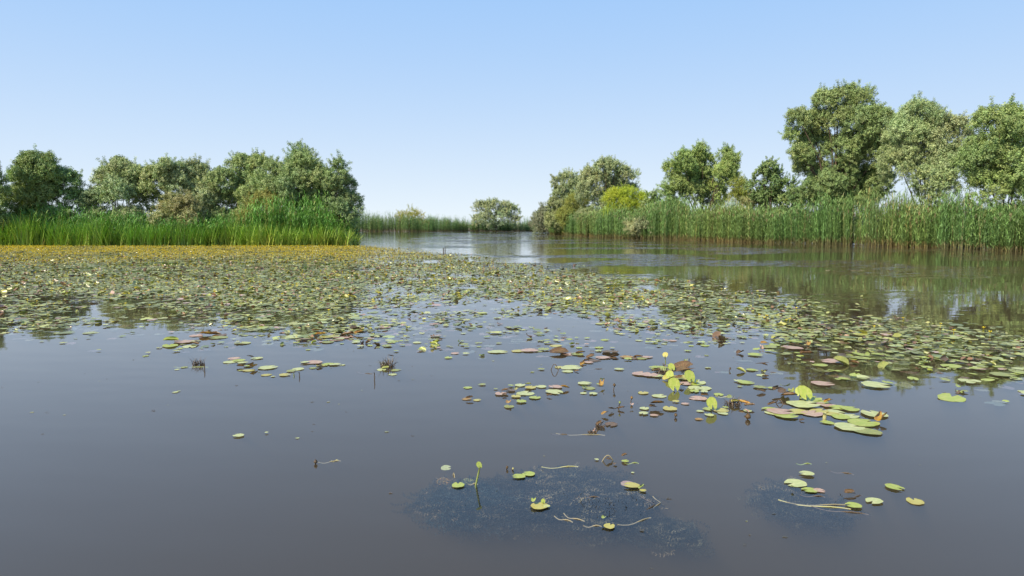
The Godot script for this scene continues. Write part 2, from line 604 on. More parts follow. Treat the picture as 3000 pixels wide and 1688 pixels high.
func make_reeds() -> void:
	reed_bed("bulrush_bed", "bright green bulrush blades leaning over the yellow floating mat", "bulrush", [-80, -47, 2.6, -62, -58.5, 2.4, -48.06, -62.5, 2.73, -40.61, -62.5, 2.54, -32.42, -62.5, 2.09, -28.67, -62.5, 2.24, -24.94, -62.5, 2.24, -21.2, -62.5, 2.39, -17.47, -62.5, 2.24, -15.91, -62.5, 1.8, -15.17, -62.5, 1.24], 2.6, 5.5, [Color(1.35, 1.2, 0.9), Color(0.95, 1.05, 0.8)], 0)
	reed_bed("reed_bed", "tall green reeds heaped behind the bulrush blades under the willows", "reed", [-82, -49, 3.6, -62, -60.5, 3, -48.88, -63.6, 3.12, -41.31, -63.6, 2.74, -32.98, -63.6, 2.17, -29.17, -63.6, 2.36, -26.85, -63.6, 3.3, -24.54, -63.6, 4.32, -22.25, -63.6, 4.66, -19.23, -63.6, 4.51, -17.36, -63.6, 3.61, -16.44, -63.6, 2.17, -15.89, -63.6, 1.49], 5.5, 4.2, [Color(1.2, 1.6, 0.75), Color(0.85, 1.25, 0.65)], 0)
	reed_bed("reed_bed", "short reeds running up the left side of the far channel", "reed", [-18, -66, 2, -20, -78, 2.4, -28, -112, 2.6, -39, -162, 3, -45, -190, 3.2], 5, 1.2, [Color(1.0, 1.1, 0.9), Color(0.8, 0.95, 0.8)], 0)
	reed_bed("reed_bed", "long stand of tall grey-green reeds with tan feet lining the right bank", "reed", [8.35, -143.02, 2.83, 11.47, -117.86, 3.64, 14.39, -103.32, 3.82, 17.71, -94.56, 3.81, 21.55, -87.17, 4.19, 24.25, -78.94, 3.71, 27.07, -73.72, 3.67, 29.54, -69.14, 3.83, 33.19, -63.86, 3.96, 36.37, -54.48, 3.81, 37.78, -48.89, 3.48, 47, -36, 4.4, 70, -24, 4.4], 5.5, 4.2, [Color(1.05, 1.2, 0.95), Color(1.4, 1.25, 0.95)], 0)
	reed_bed("reed_bed", "distant low belt of reeds across the end of the river", "reed", [-70, -186, 4.5, -44.01, -192.73, 4.47, -34.23, -192.73, 4.47, -25.03, -192.73, 3.9, -22.72, -192.73, 3.33, -13.12, -204.42, 3.16, 3.97, -204.42, 2.55, 11.29, -204.42, 2.43, 23.5, -204.42, 2.43], 9, 1.6, [Color(1.05, 1.15, 1.0), Color(1.25, 1.2, 1.0)], -1.8)
	reed_bed("reed_bed", "distant reed belt beyond the shore closing the horizon", "reed", [-420, -260, 4, -160, -262, 4.2, -40, -262, 4, 60, -262, 3.8, 200, -262, 4, 420, -260, 4], 10, 0.35, [Color(1.0, 1.15, 1.0), Color(1.2, 1.15, 1.0)], 0)

# ---------------------------------------------------------------- trees

func tree(called: String, label: String, group: String, base: Vector3, lobes: Array, kind: String, tone: Color, per_m2: float, size: float) -> void:
	# lobes: x, y, z, radius of the crown's masses, measured from the foot of the trunk
	var root := thing(called, label, "bush" if called.ends_with("bush") else "tree", base, group)
	var n := lobes.size() / 4
	var mid := Vector3.ZERO
	var low := 1e9
	for i in n:
		mid += Vector3(lobes[i * 4], lobes[i * 4 + 1], lobes[i * 4 + 2]) / n
		low = minf(low, lobes[i * 4 + 1])
	var fork := Vector3(mid.x * 0.35, clampf(low * 0.55, 0.3, 3.0), mid.z * 0.35)
	var girth := clampf(mid.y * 0.026, 0.05, 0.34)
	var st := tool()
	tube(st, [Vector3(0, -0.3, 0), Vector3(0, 0.15, 0), fork * 0.6, fork], [girth * 1.5, girth * 1.15, girth, girth * 0.85], 8)
	var trunk := part("trunk", done(st), mats["bark"], root)
	for i in n:
		var to := Vector3(lobes[i * 4], lobes[i * 4 + 1], lobes[i * 4 + 2])
		st = tool()
		var bend := fork.lerp(to, 0.5) + Vector3(0, (to.y - fork.y) * 0.12, 0) + sphere_dir() * 0.25
		tube(st, [fork - Vector3(0, 0.1, 0), bend, to, to + (to - bend).normalized() * 0.3], [girth * 0.5, girth * 0.34, girth * 0.15, 0.02], 6)
		part("limb", done(st), mats["bark"], trunk)
	var where := [[], [], []]
	var tints := [[], [], []]
	for i in n:
		var c := Vector3(lobes[i * 4], lobes[i * 4 + 1], lobes[i * 4 + 2])
		var big: float = lobes[i * 4 + 3] * 1.0
		var lobe_tone := vary(tone, 0.1, 0.06)
		for s in int(8 + 9.0 * minf(big / size, 2.6)):
			var out := sphere_dir()
			if out.y < -0.35 and rng.randf() < 0.6:
				out.y = -out.y
			var rs := big * r(0.2, 0.46)
			var cs := c + out * (big - rs * 0.75) * r(0.75, 1.08)
			var lump_tone := vary(lobe_tone, 0.1, 0.04)
			for k in int(rs * rs * 16.0 * per_m2 / (size * size)):
				var d := (sphere_dir() + out * 0.35).normalized()
				if d.y < -0.4 and rng.randf() < 0.5:
					continue
				var p := cs + d * rs * pow(r(0.35, 1.0), 0.5) * 0.9
				if p.y < 0.05:
					continue
				var v: int = rng.randi() % sprays[kind].size()
				where[v].append(Transform3D(along(d + Vector3.UP * 0.35 + sphere_dir() * 0.5, r(0, TAU), size * r(0.7, 1.15)), p))
				tints[v].append(vary(lump_tone, 0.2, 0.08))
		# long shoots that break the outline
		for s in int(7 + 6.0 * minf(big / size, 2.6)):
			var out := (sphere_dir() + Vector3.UP * 0.35).normalized()
			var at := c + out * big * r(0.7, 0.95)
			var shoot_tone := vary(lobe_tone, 0.12, 0.06)
			for k in 4:
				at += (out * 0.6 + Vector3.UP * 0.3 + sphere_dir() * 0.25) * r(0.12, 0.26) * size
				var v: int = rng.randi() % sprays[kind].size()
				where[v].append(Transform3D(along(out + Vector3.UP * 0.4 + sphere_dir() * 0.4, r(0, TAU), size * r(0.55, 0.9)), at))
				tints[v].append(vary(shoot_tone, 0.2, 0.08))
	for v in sprays[kind].size():
		many("crown", sprays[kind][v], mats["willow_leaf"], where[v], tints[v], root)

func make_trees() -> void:
	tree("willow_tree", "silvery two-topped willow behind the grey bush at the far left of the bulrushes", "", Vector3(-33.97, 0.2, -69), [-0.75, 6.96, 1.1, 1.33, 0.97, 6.96, -1.06, 1.33, -0.2, 5.66, -0.08, 1.58, 1.84, 5.46, -0.69, 1.41, 2.42, 4.44, 0.12, 1.24, -2.43, 6.07, 0.2, 1.66, -1.32, 3.62, -1, 1.24, 1.54, 3.22, -1.33, 1.16, -2.63, 2.16, -0.77, 1.27, -1.4, 2.06, -0.6, 1.35, -0.16, 2.09, 1.14, 1.34, 1.09, 2.5, 0.73, 1.17, 2.31, 1.98, -0.93, 1.24], "willow", Color(0.3105, 0.3726, 0.1725), 8, 1)
	tree("willow_bush", "low greyish olive willow bush standing just behind the left bulrushes", "", Vector3(-33.33, 0.2, -66.5), [-0.27, 3.76, -0.77, 1.12, 0.9, 3.36, 0.57, 1.04, -1.1, 3.16, -0.45, 1.04, 1.66, 2.77, -0.44, 0.8, -1.15, 2.05, 0.74, 1.01, 1.64, 2.15, 0.57, 1], "willow", Color(0.3174, 0.3105, 0.13799999999999998), 8, 1)
	tree("willow_tree", "broad round-topped willow between the two-topped willow and the tallest left willow", "", Vector3(-27.55, 0.2, -70), [-1.21, 7.57, -1.35, 1.43, 0.66, 7.77, -1.66, 1.35, 2.1, 7.16, -0.76, 1.09, -2.53, 5.92, 0.39, 1.51, -0.44, 5.92, -1.9, 1.68, 1.62, 5.51, 0.68, 1.6, 3.31, 6.13, -0.62, 1.18, -1.76, 4.27, -0.73, 1.43, 0.53, 4.27, 1.22, 1.26, 2.63, 4.48, -0.07, 1.26, -3.63, 4.48, -0.7, 1.09, -3.72, 2.36, -0.07, 1.37, -2.34, 2.22, 0.78, 1.27, -0.96, 2.41, -1.69, 1.37, 0.41, 2.13, 1.81, 1.37, 1.79, 2.01, -1.82, 1.12, 3.18, 2.32, 0.95, 1.07], "willow", Color(0.29669999999999996, 0.36569999999999997, 0.13799999999999998), 8, 1)
	tree("willow_tree", "tallest pointed willow on the left bank", "", Vector3(-21.42, 0.2, -68.5), [-0.45, 9.17, -0.94, 0.82, -0.72, 8.25, -0.66, 1.07, 0.61, 7.85, 0.95, 1.15, -1.33, 7.04, -0.63, 1.15, 0.16, 6.64, 0.53, 1.65, 1.58, 6.44, 0.89, 1.32, -1.1, 5.23, 0.92, 1.48, 1.14, 5.03, -0.32, 1.65, 2.37, 5.43, -0.3, 1.15, -0.12, 3.81, 0.05, 1.23, -1.49, 2.03, 0.57, 0.99, 0.4, 2.07, -0.82, 1.12, 2.28, 2.18, 0.52, 0.99], "willow", Color(0.2622, 0.345, 0.13799999999999998), 8, 1)
	tree("willow_tree", "narrow dark willow hanging over the channel at the left bank's point", "", Vector3(-17.47, 0.2, -67.5), [0.08, 7.56, 0.32, 0.69, -0.15, 6.57, 0.39, 1.05, 0.63, 5.58, -0.5, 0.97, -0.5, 5.18, 0.48, 1.22, 0.88, 4.18, -0.44, 1.05, 1.38, 3.18, -0.17, 0.73, 0.25, 3.18, 0.12, 1.05, 1.11, 2.06, 0.45, 0.57, -0.54, 3.58, -0.17, 1.05], "willow", Color(0.2346, 0.3105, 0.12419999999999999), 8, 1)
	tree("willow_bush", "yellowish low bush rising from the reeds below the left willows", "", Vector3(-25.16, 0.2, -67), [-0.1, 4.05, -0.39, 0.8, 1.09, 3.77, -0.51, 0.72, -1.11, 3.57, -0.43, 0.72, -1.17, 1.98, 0.23, 1.16, 1.04, 2.32, 0.6, 1.08], "fine", Color(0.3036, 0.3036, 0.08279999999999998), 8, 1)
	tree("willow_tree", "pale willow left of the two-topped willow", "", Vector3(-41.61, 0.2, -69), [1.15, 6.88, -0.1, 1.66, 2.77, 6.47, -0.18, 1.41, -0.54, 6.07, -1.01, 1.49, 1.45, 4.85, 0.95, 1.66, 3.07, 4.44, -1.07, 1.41, -1.07, 4.03, -0.01, 1.49, -1.16, 2.43, 0.77, 1.01, 0.18, 1.95, -0.84, 1.19, 1.58, 2.29, 0.53, 1.08, 2.95, 2.18, 1.03, 1.3], "willow", Color(0.3105, 0.3726, 0.1725), 8, 1)
	tree("willow_tree", "dark rounded willow at the left margin of the view", "", Vector3(-47.92, 0.2, -68), [0.81, 7.2, 1.39, 1.8, -1.26, 6.41, -0.14, 1.63, 2.35, 6.01, -0.03, 1.55, 0.25, 4.8, 0.67, 1.8, -2.24, 4, -0.06, 1.63, 3.03, 4, -0.61, 1.39, -2.37, 2.15, -0.28, 1.27, -1.03, 2.45, -1.03, 1.14, 0.29, 2.42, -0.36, 1.29, 1.6, 2.34, 1.43, 1.15, 2.9, 1.94, 1.34, 1.29], "willow", Color(0.2346, 0.3174, 0.1035), 8, 1)
	tree("willow_tree", "leaning willow beyond the left margin", "", Vector3(-51.56, 0.2, -63), [1.24, 7.54, 0.6, 1.89, -1.06, 6.81, 0.57, 1.74, 2.57, 5.33, 0.41, 1.51, 0.26, 4.58, 0.34, 1.74, -1.43, 2.13, 0.54, 1.08, -0.17, 2.28, -0.28, 0.94, 1.09, 2.31, 0.43, 1.17, 2.32, 2, -0.46, 1.03], "willow", Color(0.2346, 0.3174, 0.1035), 8, 1)
	tree("willow_tree", "round silver willow standing alone on the far shore", "", Vector3(-4.7, 0.2, -199), [-4.74, 6.12, -0.07, 2.39, -0.93, 6.83, 1.29, 2.27, 2.63, 6.12, 0.91, 2.27, 5, 5.29, -0.99, 2.15, -2.73, 3.52, 2.13, 2.39, 1.44, 3.76, 0.72, 2.63, 5.72, 2.93, 0.39, 1.67, -6.18, 2.93, -2.34, 1.55, -0.95, 1.39, 0.22, 1.43], "willow", Color(0.3243, 0.3726, 0.1932), 4, 1.7)
	tree("willow_bush", "yellow-green rounded bush among the far reeds", "", Vector3(-30.36, 0.2, -197), [-2.29, 4.09, -0.68, 1.66, 0.66, 4.56, 0.47, 1.78, 2.64, 3.5, -0.1, 1.66, -1.14, 2.33, 0.87, 1.89, 1.79, 1.75, 0.4, 1.66, 4.5, 1.75, 0.82, 1.07], "fine", Color(0.3726, 0.345, 0.0552), 4, 1.7)
	tree("willow_tree", "silvery willow at the left end of the right bank", "", Vector3(11.43, 0.2, -134), [0.08, 10.72, -0.4, 1.77, -2.47, 10.25, 0.91, 1.13, -1.5, 8.12, 0.98, 1.93, 1.36, 9.3, 0.5, 1.77, -2.44, 5.74, 1.26, 1.77, 0.43, 6.14, 1.21, 2.25, 2.34, 6.93, 0.05, 1.77, -2.42, 2.81, 0.08, 2.4, 2.39, 2.37, -0.89, 2.53], "willow", Color(0.3105, 0.3726, 0.1725), 6, 1.25)
	tree("willow_bush", "small grey willow bush overhanging the channel mouth on the right", "", Vector3(8.12, 0.2, -150), [-0.56, 4.88, 0.28, 1.35, 0.61, 3.54, 0.3, 1.35, -1.09, 3.54, -0.42, 0.9, 1.22, 5.77, 0.36, 1.08, -1.09, 2.32, 0.1, 2.92, 1.24, 2.77, 0.21, 2.72], "willow", Color(0.2622, 0.27599999999999997, 0.16559999999999997), 6, 1.25)
	tree("willow_tree", "round-topped silver willow behind the lime-green bush", "", Vector3(16.49, 0.2, -116), [-0.49, 11.36, 0.86, 1.67, 1.23, 11.36, 0.61, 1.39, -2.88, 10, -2.12, 1.67, 2.84, 10, -0.13, 1.67, -1.15, 8.98, -1.27, 2.23, 1.97, 7.95, -2.07, 2.09, -3.2, 7.27, -1.7, 1.95, 4.39, 7.61, -0.85, 1.25, 5.11, 10, -1.48, 0.56, -0.41, 5.55, -1.42, 2.09, -3.14, 2.6, -2.15, 2.06, -1.04, 2.26, -0.16, 2.07, 1.05, 2.31, -0.56, 1.69, 3.14, 2.86, 0.52, 1.95, 5.25, 2.38, 0.42, 1.81], "willow", Color(0.33119999999999994, 0.3795, 0.1863), 6, 1.25)
	tree("willow_bush", "lime-green rounded bush behind the right reeds", "", Vector3(18.26, 0.2, -108), [-1.69, 6.06, -0.51, 1.56, 0.55, 6.25, -0.21, 1.62, 2.5, 5.3, -0.89, 1.56, -0.71, 4.66, 0.77, 1.69, 1.88, 4.14, -0.29, 1.3, -1.64, 2.71, -1.08, 2.08, 2.55, 2.93, 0.26, 1.79], "fine", Color(0.3588, 0.42779999999999996, 0.034499999999999996), 7, 1.15)
	tree("willow_bush", "lower olive lime bush left of the lime-green one", "", Vector3(12.45, 0.2, -128), [-0.81, 6.09, 0.78, 1.38, 0.86, 6.7, 0.54, 1.54, -1.56, 4.58, -0.14, 1.23, 1.49, 4.43, 0.53, 1.38, -1.55, 3.03, 0.24, 2.22, 1.51, 2.77, -0.22, 2.25], "fine", Color(0.27599999999999997, 0.3036, 0.06899999999999999), 7, 1.15)
	tree("willow_bush", "small dark green bush between the two right willow groups", "", Vector3(22.36, 0.2, -106), [-0.23, 5.98, 0.36, 0.83, 0.55, 5.1, 0.08, 0.89, -0.84, 4.92, -0.11, 0.83, -0.8, 2.78, 0.3, 1.87, 0.6, 2.41, -0.38, 2.08], "broad", Color(0.2346, 0.3174, 0.1035), 7, 1.1)
	tree("willow_bush", "pale low willow bush standing among the front reeds of the right bank", "", Vector3(18.16, 0.2, -93.5), [-1.24, 1.22, -0.53, 0.9, -0.01, 1.61, 0.09, 1.01, 1.23, 1.11, 0.16, 0.84, 0.17, 0.66, -0.49, 0.79], "willow", Color(0.345, 0.3726, 0.1932), 7, 1)
	tree("willow_tree", "many-topped green willow in the middle of the right bank", "", Vector3(27.72, 0.2, -96), [-0.6, 12.24, -0.42, 0.98, -1.14, 11.11, -0.9, 1.38, -3.97, 10.55, 2.42, 1.38, -4.79, 9.43, -0.04, 1.27, 0.3, 10.55, -1.07, 1.38, -2.79, 8.87, -0.12, 1.96, -0.2, 8.3, -1.89, 1.96, -4.17, 7.17, 0.61, 1.5, 2.65, 11.79, -0.28, 0.81, 3.56, 11.96, -1.03, 0.69, 3.15, 10.55, 1.41, 1.27, 2.34, 8.87, 1.63, 1.73, 4.06, 8.58, -2.43, 1.15, -1.86, 6.04, 0.16, 1.85, 1.57, 6.04, -1.13, 1.96, -6.67, 6.61, 2.18, 0.58, -5.74, 6.04, 1.41, 0.81, -6.58, 2.3, -1.27, 1.85, -4.78, 2.5, -1.16, 1.61, -2.97, 2.62, -1.73, 1.54, -1.15, 2.02, 2.44, 1.58, 0.66, 2.03, -1.03, 1.86, 2.46, 2.33, 0.54, 1.52, 4.27, 2.02, -0.13, 1.64], "willow", Color(0.27599999999999997, 0.3588, 0.1104), 7, 1.1)
	tree("willow_bush", "lime-tinged bush leaning on the right side of the many-topped willow", "", Vector3(32.14, 0.2, -93), [-0.76, 7.28, 0.2, 1.01, 0.09, 6.46, -0.15, 1.23, 0.69, 5.08, 0.03, 1.12, -0.7, 5.36, -0.13, 1.23, -0.6, 2.27, -0.16, 1.64, 0.79, 2.19, 0.02, 1.4], "fine", Color(0.28979999999999995, 0.3243, 0.062099999999999995), 8, 1)
	tree("willow_bush", "dark green bush filling the gap left of the many-topped willow", "", Vector3(23.31, 0.2, -98), [-0.96, 4.39, -0.53, 0.82, 0.2, 4.86, -0.28, 0.94, 1.1, 4.1, -0.05, 0.94, -0.91, 2.44, 0.47, 1.6, 1.14, 2.21, 0.44, 1.73], "broad", Color(0.2346, 0.3174, 0.1035), 8, 1)
	tree("willow_bush", "olive willow bush below the gap between the many-topped willow and the loose dark tree", "", Vector3(32.18, 0.2, -90), [-0.39, 4.61, 0.08, 0.87, 0.67, 4.98, 0.22, 0.97, 1.5, 4.29, 0.14, 0.87, -0.32, 2.33, -0.02, 1.3, 1.57, 2.16, 0.43, 1.51], "willow", Color(0.3174, 0.3105, 0.13799999999999998), 8, 1)
	tree("willow_bush", "green bush between the loose dark tree and the great willow", "", Vector3(34.23, 0.2, -82), [-0.63, 4.7, -0.19, 0.79, 0.33, 4.94, 0.31, 0.89, 1.09, 4.36, -0.41, 0.69, -0.54, 2.39, 0.32, 1.36, 1.18, 2.07, 0.18, 1.27], "broad", Color(0.2346, 0.3174, 0.1035), 8, 1)
	tree("poplar_tree", "loose dark green tree left of the great willow", "", Vector3(33.33, 0.2, -86), [-0.3, 9.04, 0.12, 0.93, -1.03, 8.13, -0.01, 1.03, 0.76, 8.13, -0.41, 0.93, -2.01, 7.02, -0.84, 0.77, 0.04, 6.87, 0.21, 1.24, 1.48, 6.61, 0.75, 0.93, -0.67, 5.35, -1.04, 1.34, 1.13, 5.09, -0.65, 1.24, 2.34, 6.87, 0.77, 0.52, -1.85, 2.39, 0.7, 1.37, 0.34, 2.14, 0.4, 1.66, 2.51, 2.59, -1.15, 1.46], "broad", Color(0.1794, 0.2622, 0.0897), 6, 1)
	tree("willow_tree", "great tall willow at the right edge of the photograph", "", Vector3(35.01, 0.2, -72), [0.53, 15.25, 0.9, 1.04, -2.32, 14.55, 1.4, 1.12, -0.84, 14.63, 1.1, 1.21, 1.5, 14.3, 1.5, 1.47, -4.87, 12.76, 1.1, 1.12, -3.16, 12.55, -0.3, 1.47, -1.17, 12.55, 1.2, 1.73, 1.19, 12.14, 2.4, 1.99, -5.14, 11.09, 0.1, 0.87, -2.13, 10.26, -1.5, 1.82, 0.46, 9.63, 0.6, 2.16, 2.91, 11.72, 1.9, 1.99, 3.89, 9.21, 1.3, 2.16, -3.98, 8.79, 0.7, 1.12, -4.86, 9.42, 1.1, 0.69, -2.46, 8.15, -1.5, 1.56, -0.28, 7.1, 0.6, 1.99, 2.5, 7.1, -1.5, 1.99, -1.5, 5.83, 0.6, 1.73, 0.89, 4.98, -1.5, 1.73, -3.21, 5.62, 1.2, 0.78, 4.06, 5.83, 0.1, 1.9, -1.88, 4.56, 1, 1.12, -0.36, 4.34, 0.5, 1.21, 1.59, 3.92, 1, 1.3, 3.5, 4.34, 0.5, 1.3, -3.15, 4.34, 0.8, 0.87], "willow", Color(0.24149999999999996, 0.3174, 0.1173), 7, 1)
	tree("willow_bush", "dark low bush beneath the great willow's left side", "", Vector3(32.88, 0.2, -74), [-0.83, 5.07, -0.66, 0.8, 0.29, 4.72, 0.5, 0.89, 1.18, 4.41, -0.41, 0.89, -1.46, 4.41, 0.21, 0.62, -1.37, 2.13, 0.66, 1.46, 1.29, 1.96, 0.31, 1.35], "broad", Color(0.13799999999999998, 0.207, 0.06899999999999999), 7, 1)
	tree("willow_tree", "silvery willow right of the great willow", "", Vector3(38.68, 0.2, -62), [-0.61, 11.42, -1.03, 1.86, -1.99, 9.98, -0.88, 1.71, 1.31, 9.98, -0.27, 1.86, -0.44, 8.54, -0.96, 2.09, -2.19, 7.09, -1, 1.86, 1.86, 7.09, 0.17, 2.09, 0.11, 5.64, 0.55, 1.86, -1.92, 2.38, 0.85, 0.99, -0.54, 1.97, -0.82, 0.94, 0.81, 2.13, -0.15, 1.03, 2.15, 2.36, -0.42, 1.1], "willow", Color(0.3105, 0.3726, 0.1725), 6, 1)
	tree("willow_tree", "green willow at the right margin of the view", "", Vector3(40.9, 0.2, -55), [-1.23, 9.38, 0.12, 1.98, 0.77, 8.74, 0.26, 1.98, -2.05, 7.14, -0.52, 1.85, 0.28, 6.49, 0.11, 2.11, -1.24, 4.88, -0.54, 1.85, 2.03, 4.88, 0.55, 1.98, -1.7, 2.1, 0.04, 0.94, -0.7, 1.94, -0.8, 0.9, 0.25, 2.35, -0.58, 1, 1.24, 2.3, -0.28, 0.98, 2.24, 2.14, 0.52, 1.06], "willow", Color(0.2346, 0.3174, 0.1035), 6, 1)

# ---------------------------------------------------------------- floating leaves

var mat_area := poly([-60, -22, -22, -13, -8.76, -11.18, -7.79, -11.79, -7.04, -13.39, -5.85, -12.23, -5.21, -11.79, -3.74, -10.46, -3.21, -10.81, -2.47, -10.46, -1.7, -9.68, -1.25, -10.99, -0.63, -11.79, 0.08, -11.1, 0.71, -10.29, 1.3, -10.04, 1.91, -10.04, 2.43, -9.68, 3.21, -10.29, 3.96, -10.63, 4.47, -10.29, 4.83, -9.13, 6.54, -8.3, 13, -7.5, 14, -9, 8.47, -10.81, 7.09, -13.5, 7.08, -14.39, 6.8, -15.77, 6.64, -17.93, 6.22, -20.12, 5.62, -22.59, 4.53, -24.08, 1.8, -26.59, 0.83, -32.28, -1.92, -36.55, -5.2, -46.18, -8.82, -51.14, -14.04, -60.39, -15, -62, -33, -62, -48, -62, -62, -57])
var mat_front := poly([-60, -22, -22, -13, -8.76, -11.18, -7.79, -11.79, -7.04, -13.39, -5.85, -12.23, -5.21, -11.79, -3.74, -10.46, -3.21, -10.81, -2.47, -10.46, -1.7, -9.68, -1.25, -10.99, -0.63, -11.79, 0.08, -11.1, 0.71, -10.29, 1.3, -10.04, 1.91, -10.04, 2.43, -9.68, 3.21, -10.29, 3.96, -10.63, 4.47, -10.29, 4.83, -9.13, 6.54, -8.3, 13, -7.5])

func front_distance(p: Vector2) -> float:
	var best := 1e9
	for i in mat_front.size() - 1:
		best = minf(best, p.distance_to(Geometry2D.get_closest_point_to_segment(p, mat_front[i], mat_front[i + 1])))
	return best

func pad_tone(ochre: float) -> Array:
	# [name, colour]
	var u := rng.randf()
	if rng.randf() < ochre:
		return ["ochre", vary(Color(0.3, 0.275, 0.095), 0.3, 0.08)]
	if u < 0.36: return ["yellow-green", vary(Color(0.33, 0.335, 0.085), 0.25, 0.08)]
	if u < 0.58: return ["pale green", vary(Color(0.29, 0.31, 0.12), 0.25, 0.08)]
	if u < 0.9: return ["olive green", vary(Color(0.16, 0.18, 0.055), 0.25, 0.08)]
	if u < 0.97: return ["reddish brown", vary(Color(0.22, 0.13, 0.07), 0.25, 0.08)]
	return ["pinkish", vary(Color(0.38, 0.26, 0.2), 0.2, 0.06)]

func make_lily_mat() -> void:
	var found := []
	var stalks := []
	var sunk := []
	var flowers := []
	var patch := FastNoiseLite.new()
	patch.seed = 12
	patch.frequency = 1.0
	patch.fractal_octaves = 3
	var lo := Vector2(-62, -62)
	var hi := Vector2(14, -7)
	for n in 820000:
		var p := Vector2(r(lo.x, hi.x), r(lo.y, hi.y))
		if not Geometry2D.is_point_in_polygon(p + Vector2(rng.randfn(0, 1.0), rng.randfn(0, 1.0)), mat_area):
			continue
		var f := front_distance(p)
		var v := patch.get_noise_2d(p.x * 0.1, p.y * 0.17)
		var fine := patch.get_noise_2d(p.x * 0.5 + 40.0, p.y * 0.4)
		var ochre := clampf((-p.y - 30.0) / 18.0, 0.0, 1.0) * clampf((-3.0 - p.x) / 6.0, 0.0, 1.0)
		var dense := clampf(0.48 + 0.2 * clampf((f - 4.0) / 6.0, 0.0, 1.0) + 1.1 * v + 0.8 * fine, 0.02, 1.0) * clampf(0.12 + f / 5.0, 0.0, 1.0)
		dense = maxf(dense, ochre * clampf(0.75 + 1.3 * v + 0.5 * fine, 0.0, 1.0))
		if rng.randf() > dense:
			continue
		var tone := pad_tone(ochre * 0.85)
		found.append([p.length(), p, tone, (r(0.06, 0.145) if rng.randf() < 0.9 else r(0.17, 0.3)), rng.randf()])
		if rng.randf() < 0.04:
			stalks.append(p)
		if rng.randf() < 0.5:
			sunk.append(p + Vector2(r(-0.3, 0.3), r(-0.3, 0.3)))
		if rng.randf() < 0.008 + 0.1 * ochre and f > 3.0:
			flowers.append(p)
	found.sort_custom(func(a, b): return a[0] < b[0])
	var where := [[], [], []]
	var tints := [[], [], []]
	var curled := [[], []]
	var curled_tints := [[], []]
	var rank := {}
	for i in found.size():
		var p: Vector2 = found[i][1]
		var tone: Array = found[i][2]
		var d: float = found[i][3]
		var roll: bool = found[i][4] < (0.1 if tone[0] != "reddish brown" else 0.5)
		if i < 290:
			d *= 1.15
			var key: String = {"yellow-green": "lime", "pale green": "pale", "olive green": "olive", "reddish brown": "brown", "pinkish": "pink", "ochre": "yellow"}[tone[0]]
			var look: String = ("small " if d < 0.11 else "large " if d > 0.155 else "middling ") + ("curled " if roll else "flat ") + tone[0]
			var mark := near_mark(p)
			rank[look + mark] = rank.get(look + mark, 0) + 1
			var which: String = ["nearest", "second nearest", "third nearest", "fourth nearest", "fifth nearest", "sixth nearest", "seventh nearest", "eighth nearest", "ninth nearest", "tenth nearest", "eleventh nearest", "twelfth nearest", "thirteenth nearest", "fourteenth nearest", "fifteenth nearest", "sixteenth nearest", "seventeenth nearest", "eighteenth nearest", "nineteenth nearest", "twentieth nearest", "farthest"][mini(rank[look + mark], 21) - 1]
			single("curled_lily_leaf" if roll else "lily_pad", curls[i % 2] if roll else pads[i % 3], mats[key],
				"%s lily leaf, %s by the %s" % [look, which, mark], "lily pad", lay(p, d, roll), "single lily leaves along the near edge of the mat")
		elif roll:
			curled[i % 2].append(lay(p, d, true))
			curled_tints[i % 2].append(tone[1] * 0.8)
		else:
			where[i % 3].append(lay(p, d, false))
			tints[i % 3].append(tone[1])
	var o := thing("floating_lily_mat", "wide floating mat of small green and yellow lily leaves with brown gaps", "lily pads")
	o.set_meta("kind", "stuff")
	for k in 3:
		many("flat_leaves", pads[k] if k < 0 else far_pads[k], mats["floating_leaf"], where[k], tints[k], o)
	for k in 2:
		many("curled_leaves", far_curls[k], mats["floating_leaf"], curled[k], curled_tints[k], o)
	var at := []
	var col := []
	for p in flowers:
		at.append(Transform3D(Basis(Vector3.UP, r(0, TAU)).scaled(Vector3.ONE * r(0.9, 1.5)), Vector3(p.x, r(0.02, 0.06), p.y)))
		col.append(Color.WHITE)
	var bits := []
	var bit_tints := []
	for n in 2600:
		var p := Vector2(r(-16, 14), r(-16, -2.5))
		if rng.randf() > clampf(0.1 + 1.5 * patch.get_noise_2d(p.x * 0.5, p.y * 0.5) + 0.05 * (-p.y - 8.0), 0.03, 1.0):
			continue
		var s := r(0.012, 0.05)
		bits.append(Transform3D(Basis(Vector3.UP, r(0, TAU)).scaled(Vector3(s, s, s * r(0.2, 0.8))), Vector3(p.x, r(0.002, 0.006), p.y)))
		bit_tints.append(vary(Color(0.07, 0.055, 0.03) if rng.randf() < 0.6 else Color(0.25, 0.25, 0.1), 0.4, 0.1))
	many("drifting_scraps", far_pads[1], mats["floating_leaf"], bits, bit_tints, o)
	var fl := many("yellow_flowers", flower_mesh(), mats["yellow_petal"], at, col, o)
	fl.set_meta("label", "tiny yellow flowers standing among the floating leaves")
	at = []
	col = []
	for p in stalks:
		at.append(Transform3D(Basis(Vector3.UP, r(0, TAU)).scaled(Vector3(1, r(0.5, 1.5), 1)), Vector3(p.x, 0, p.y)))
		col.append(Color.WHITE)
	at = []
	col = []
	for p in sunk:
		var d := r(0.12, 0.3)
		at.append(Transform3D(Basis(Vector3.UP, r(0, TAU)).rotated(Vector3.RIGHT, r(-0.12, 0.12)).scaled(Vector3(d, d, d)), Vector3(p.x, r(-0.06, -0.02), p.y)))
		col.append(vary(Color(0.17, 0.16, 0.08) if rng.randf() < 0.6 else Color(0.2, 0.12, 0.09), 0.35, 0.1))
	many("sunken_leaves", far_pads[0], mats["floating_leaf"], at, col, o)
	var st := tool()
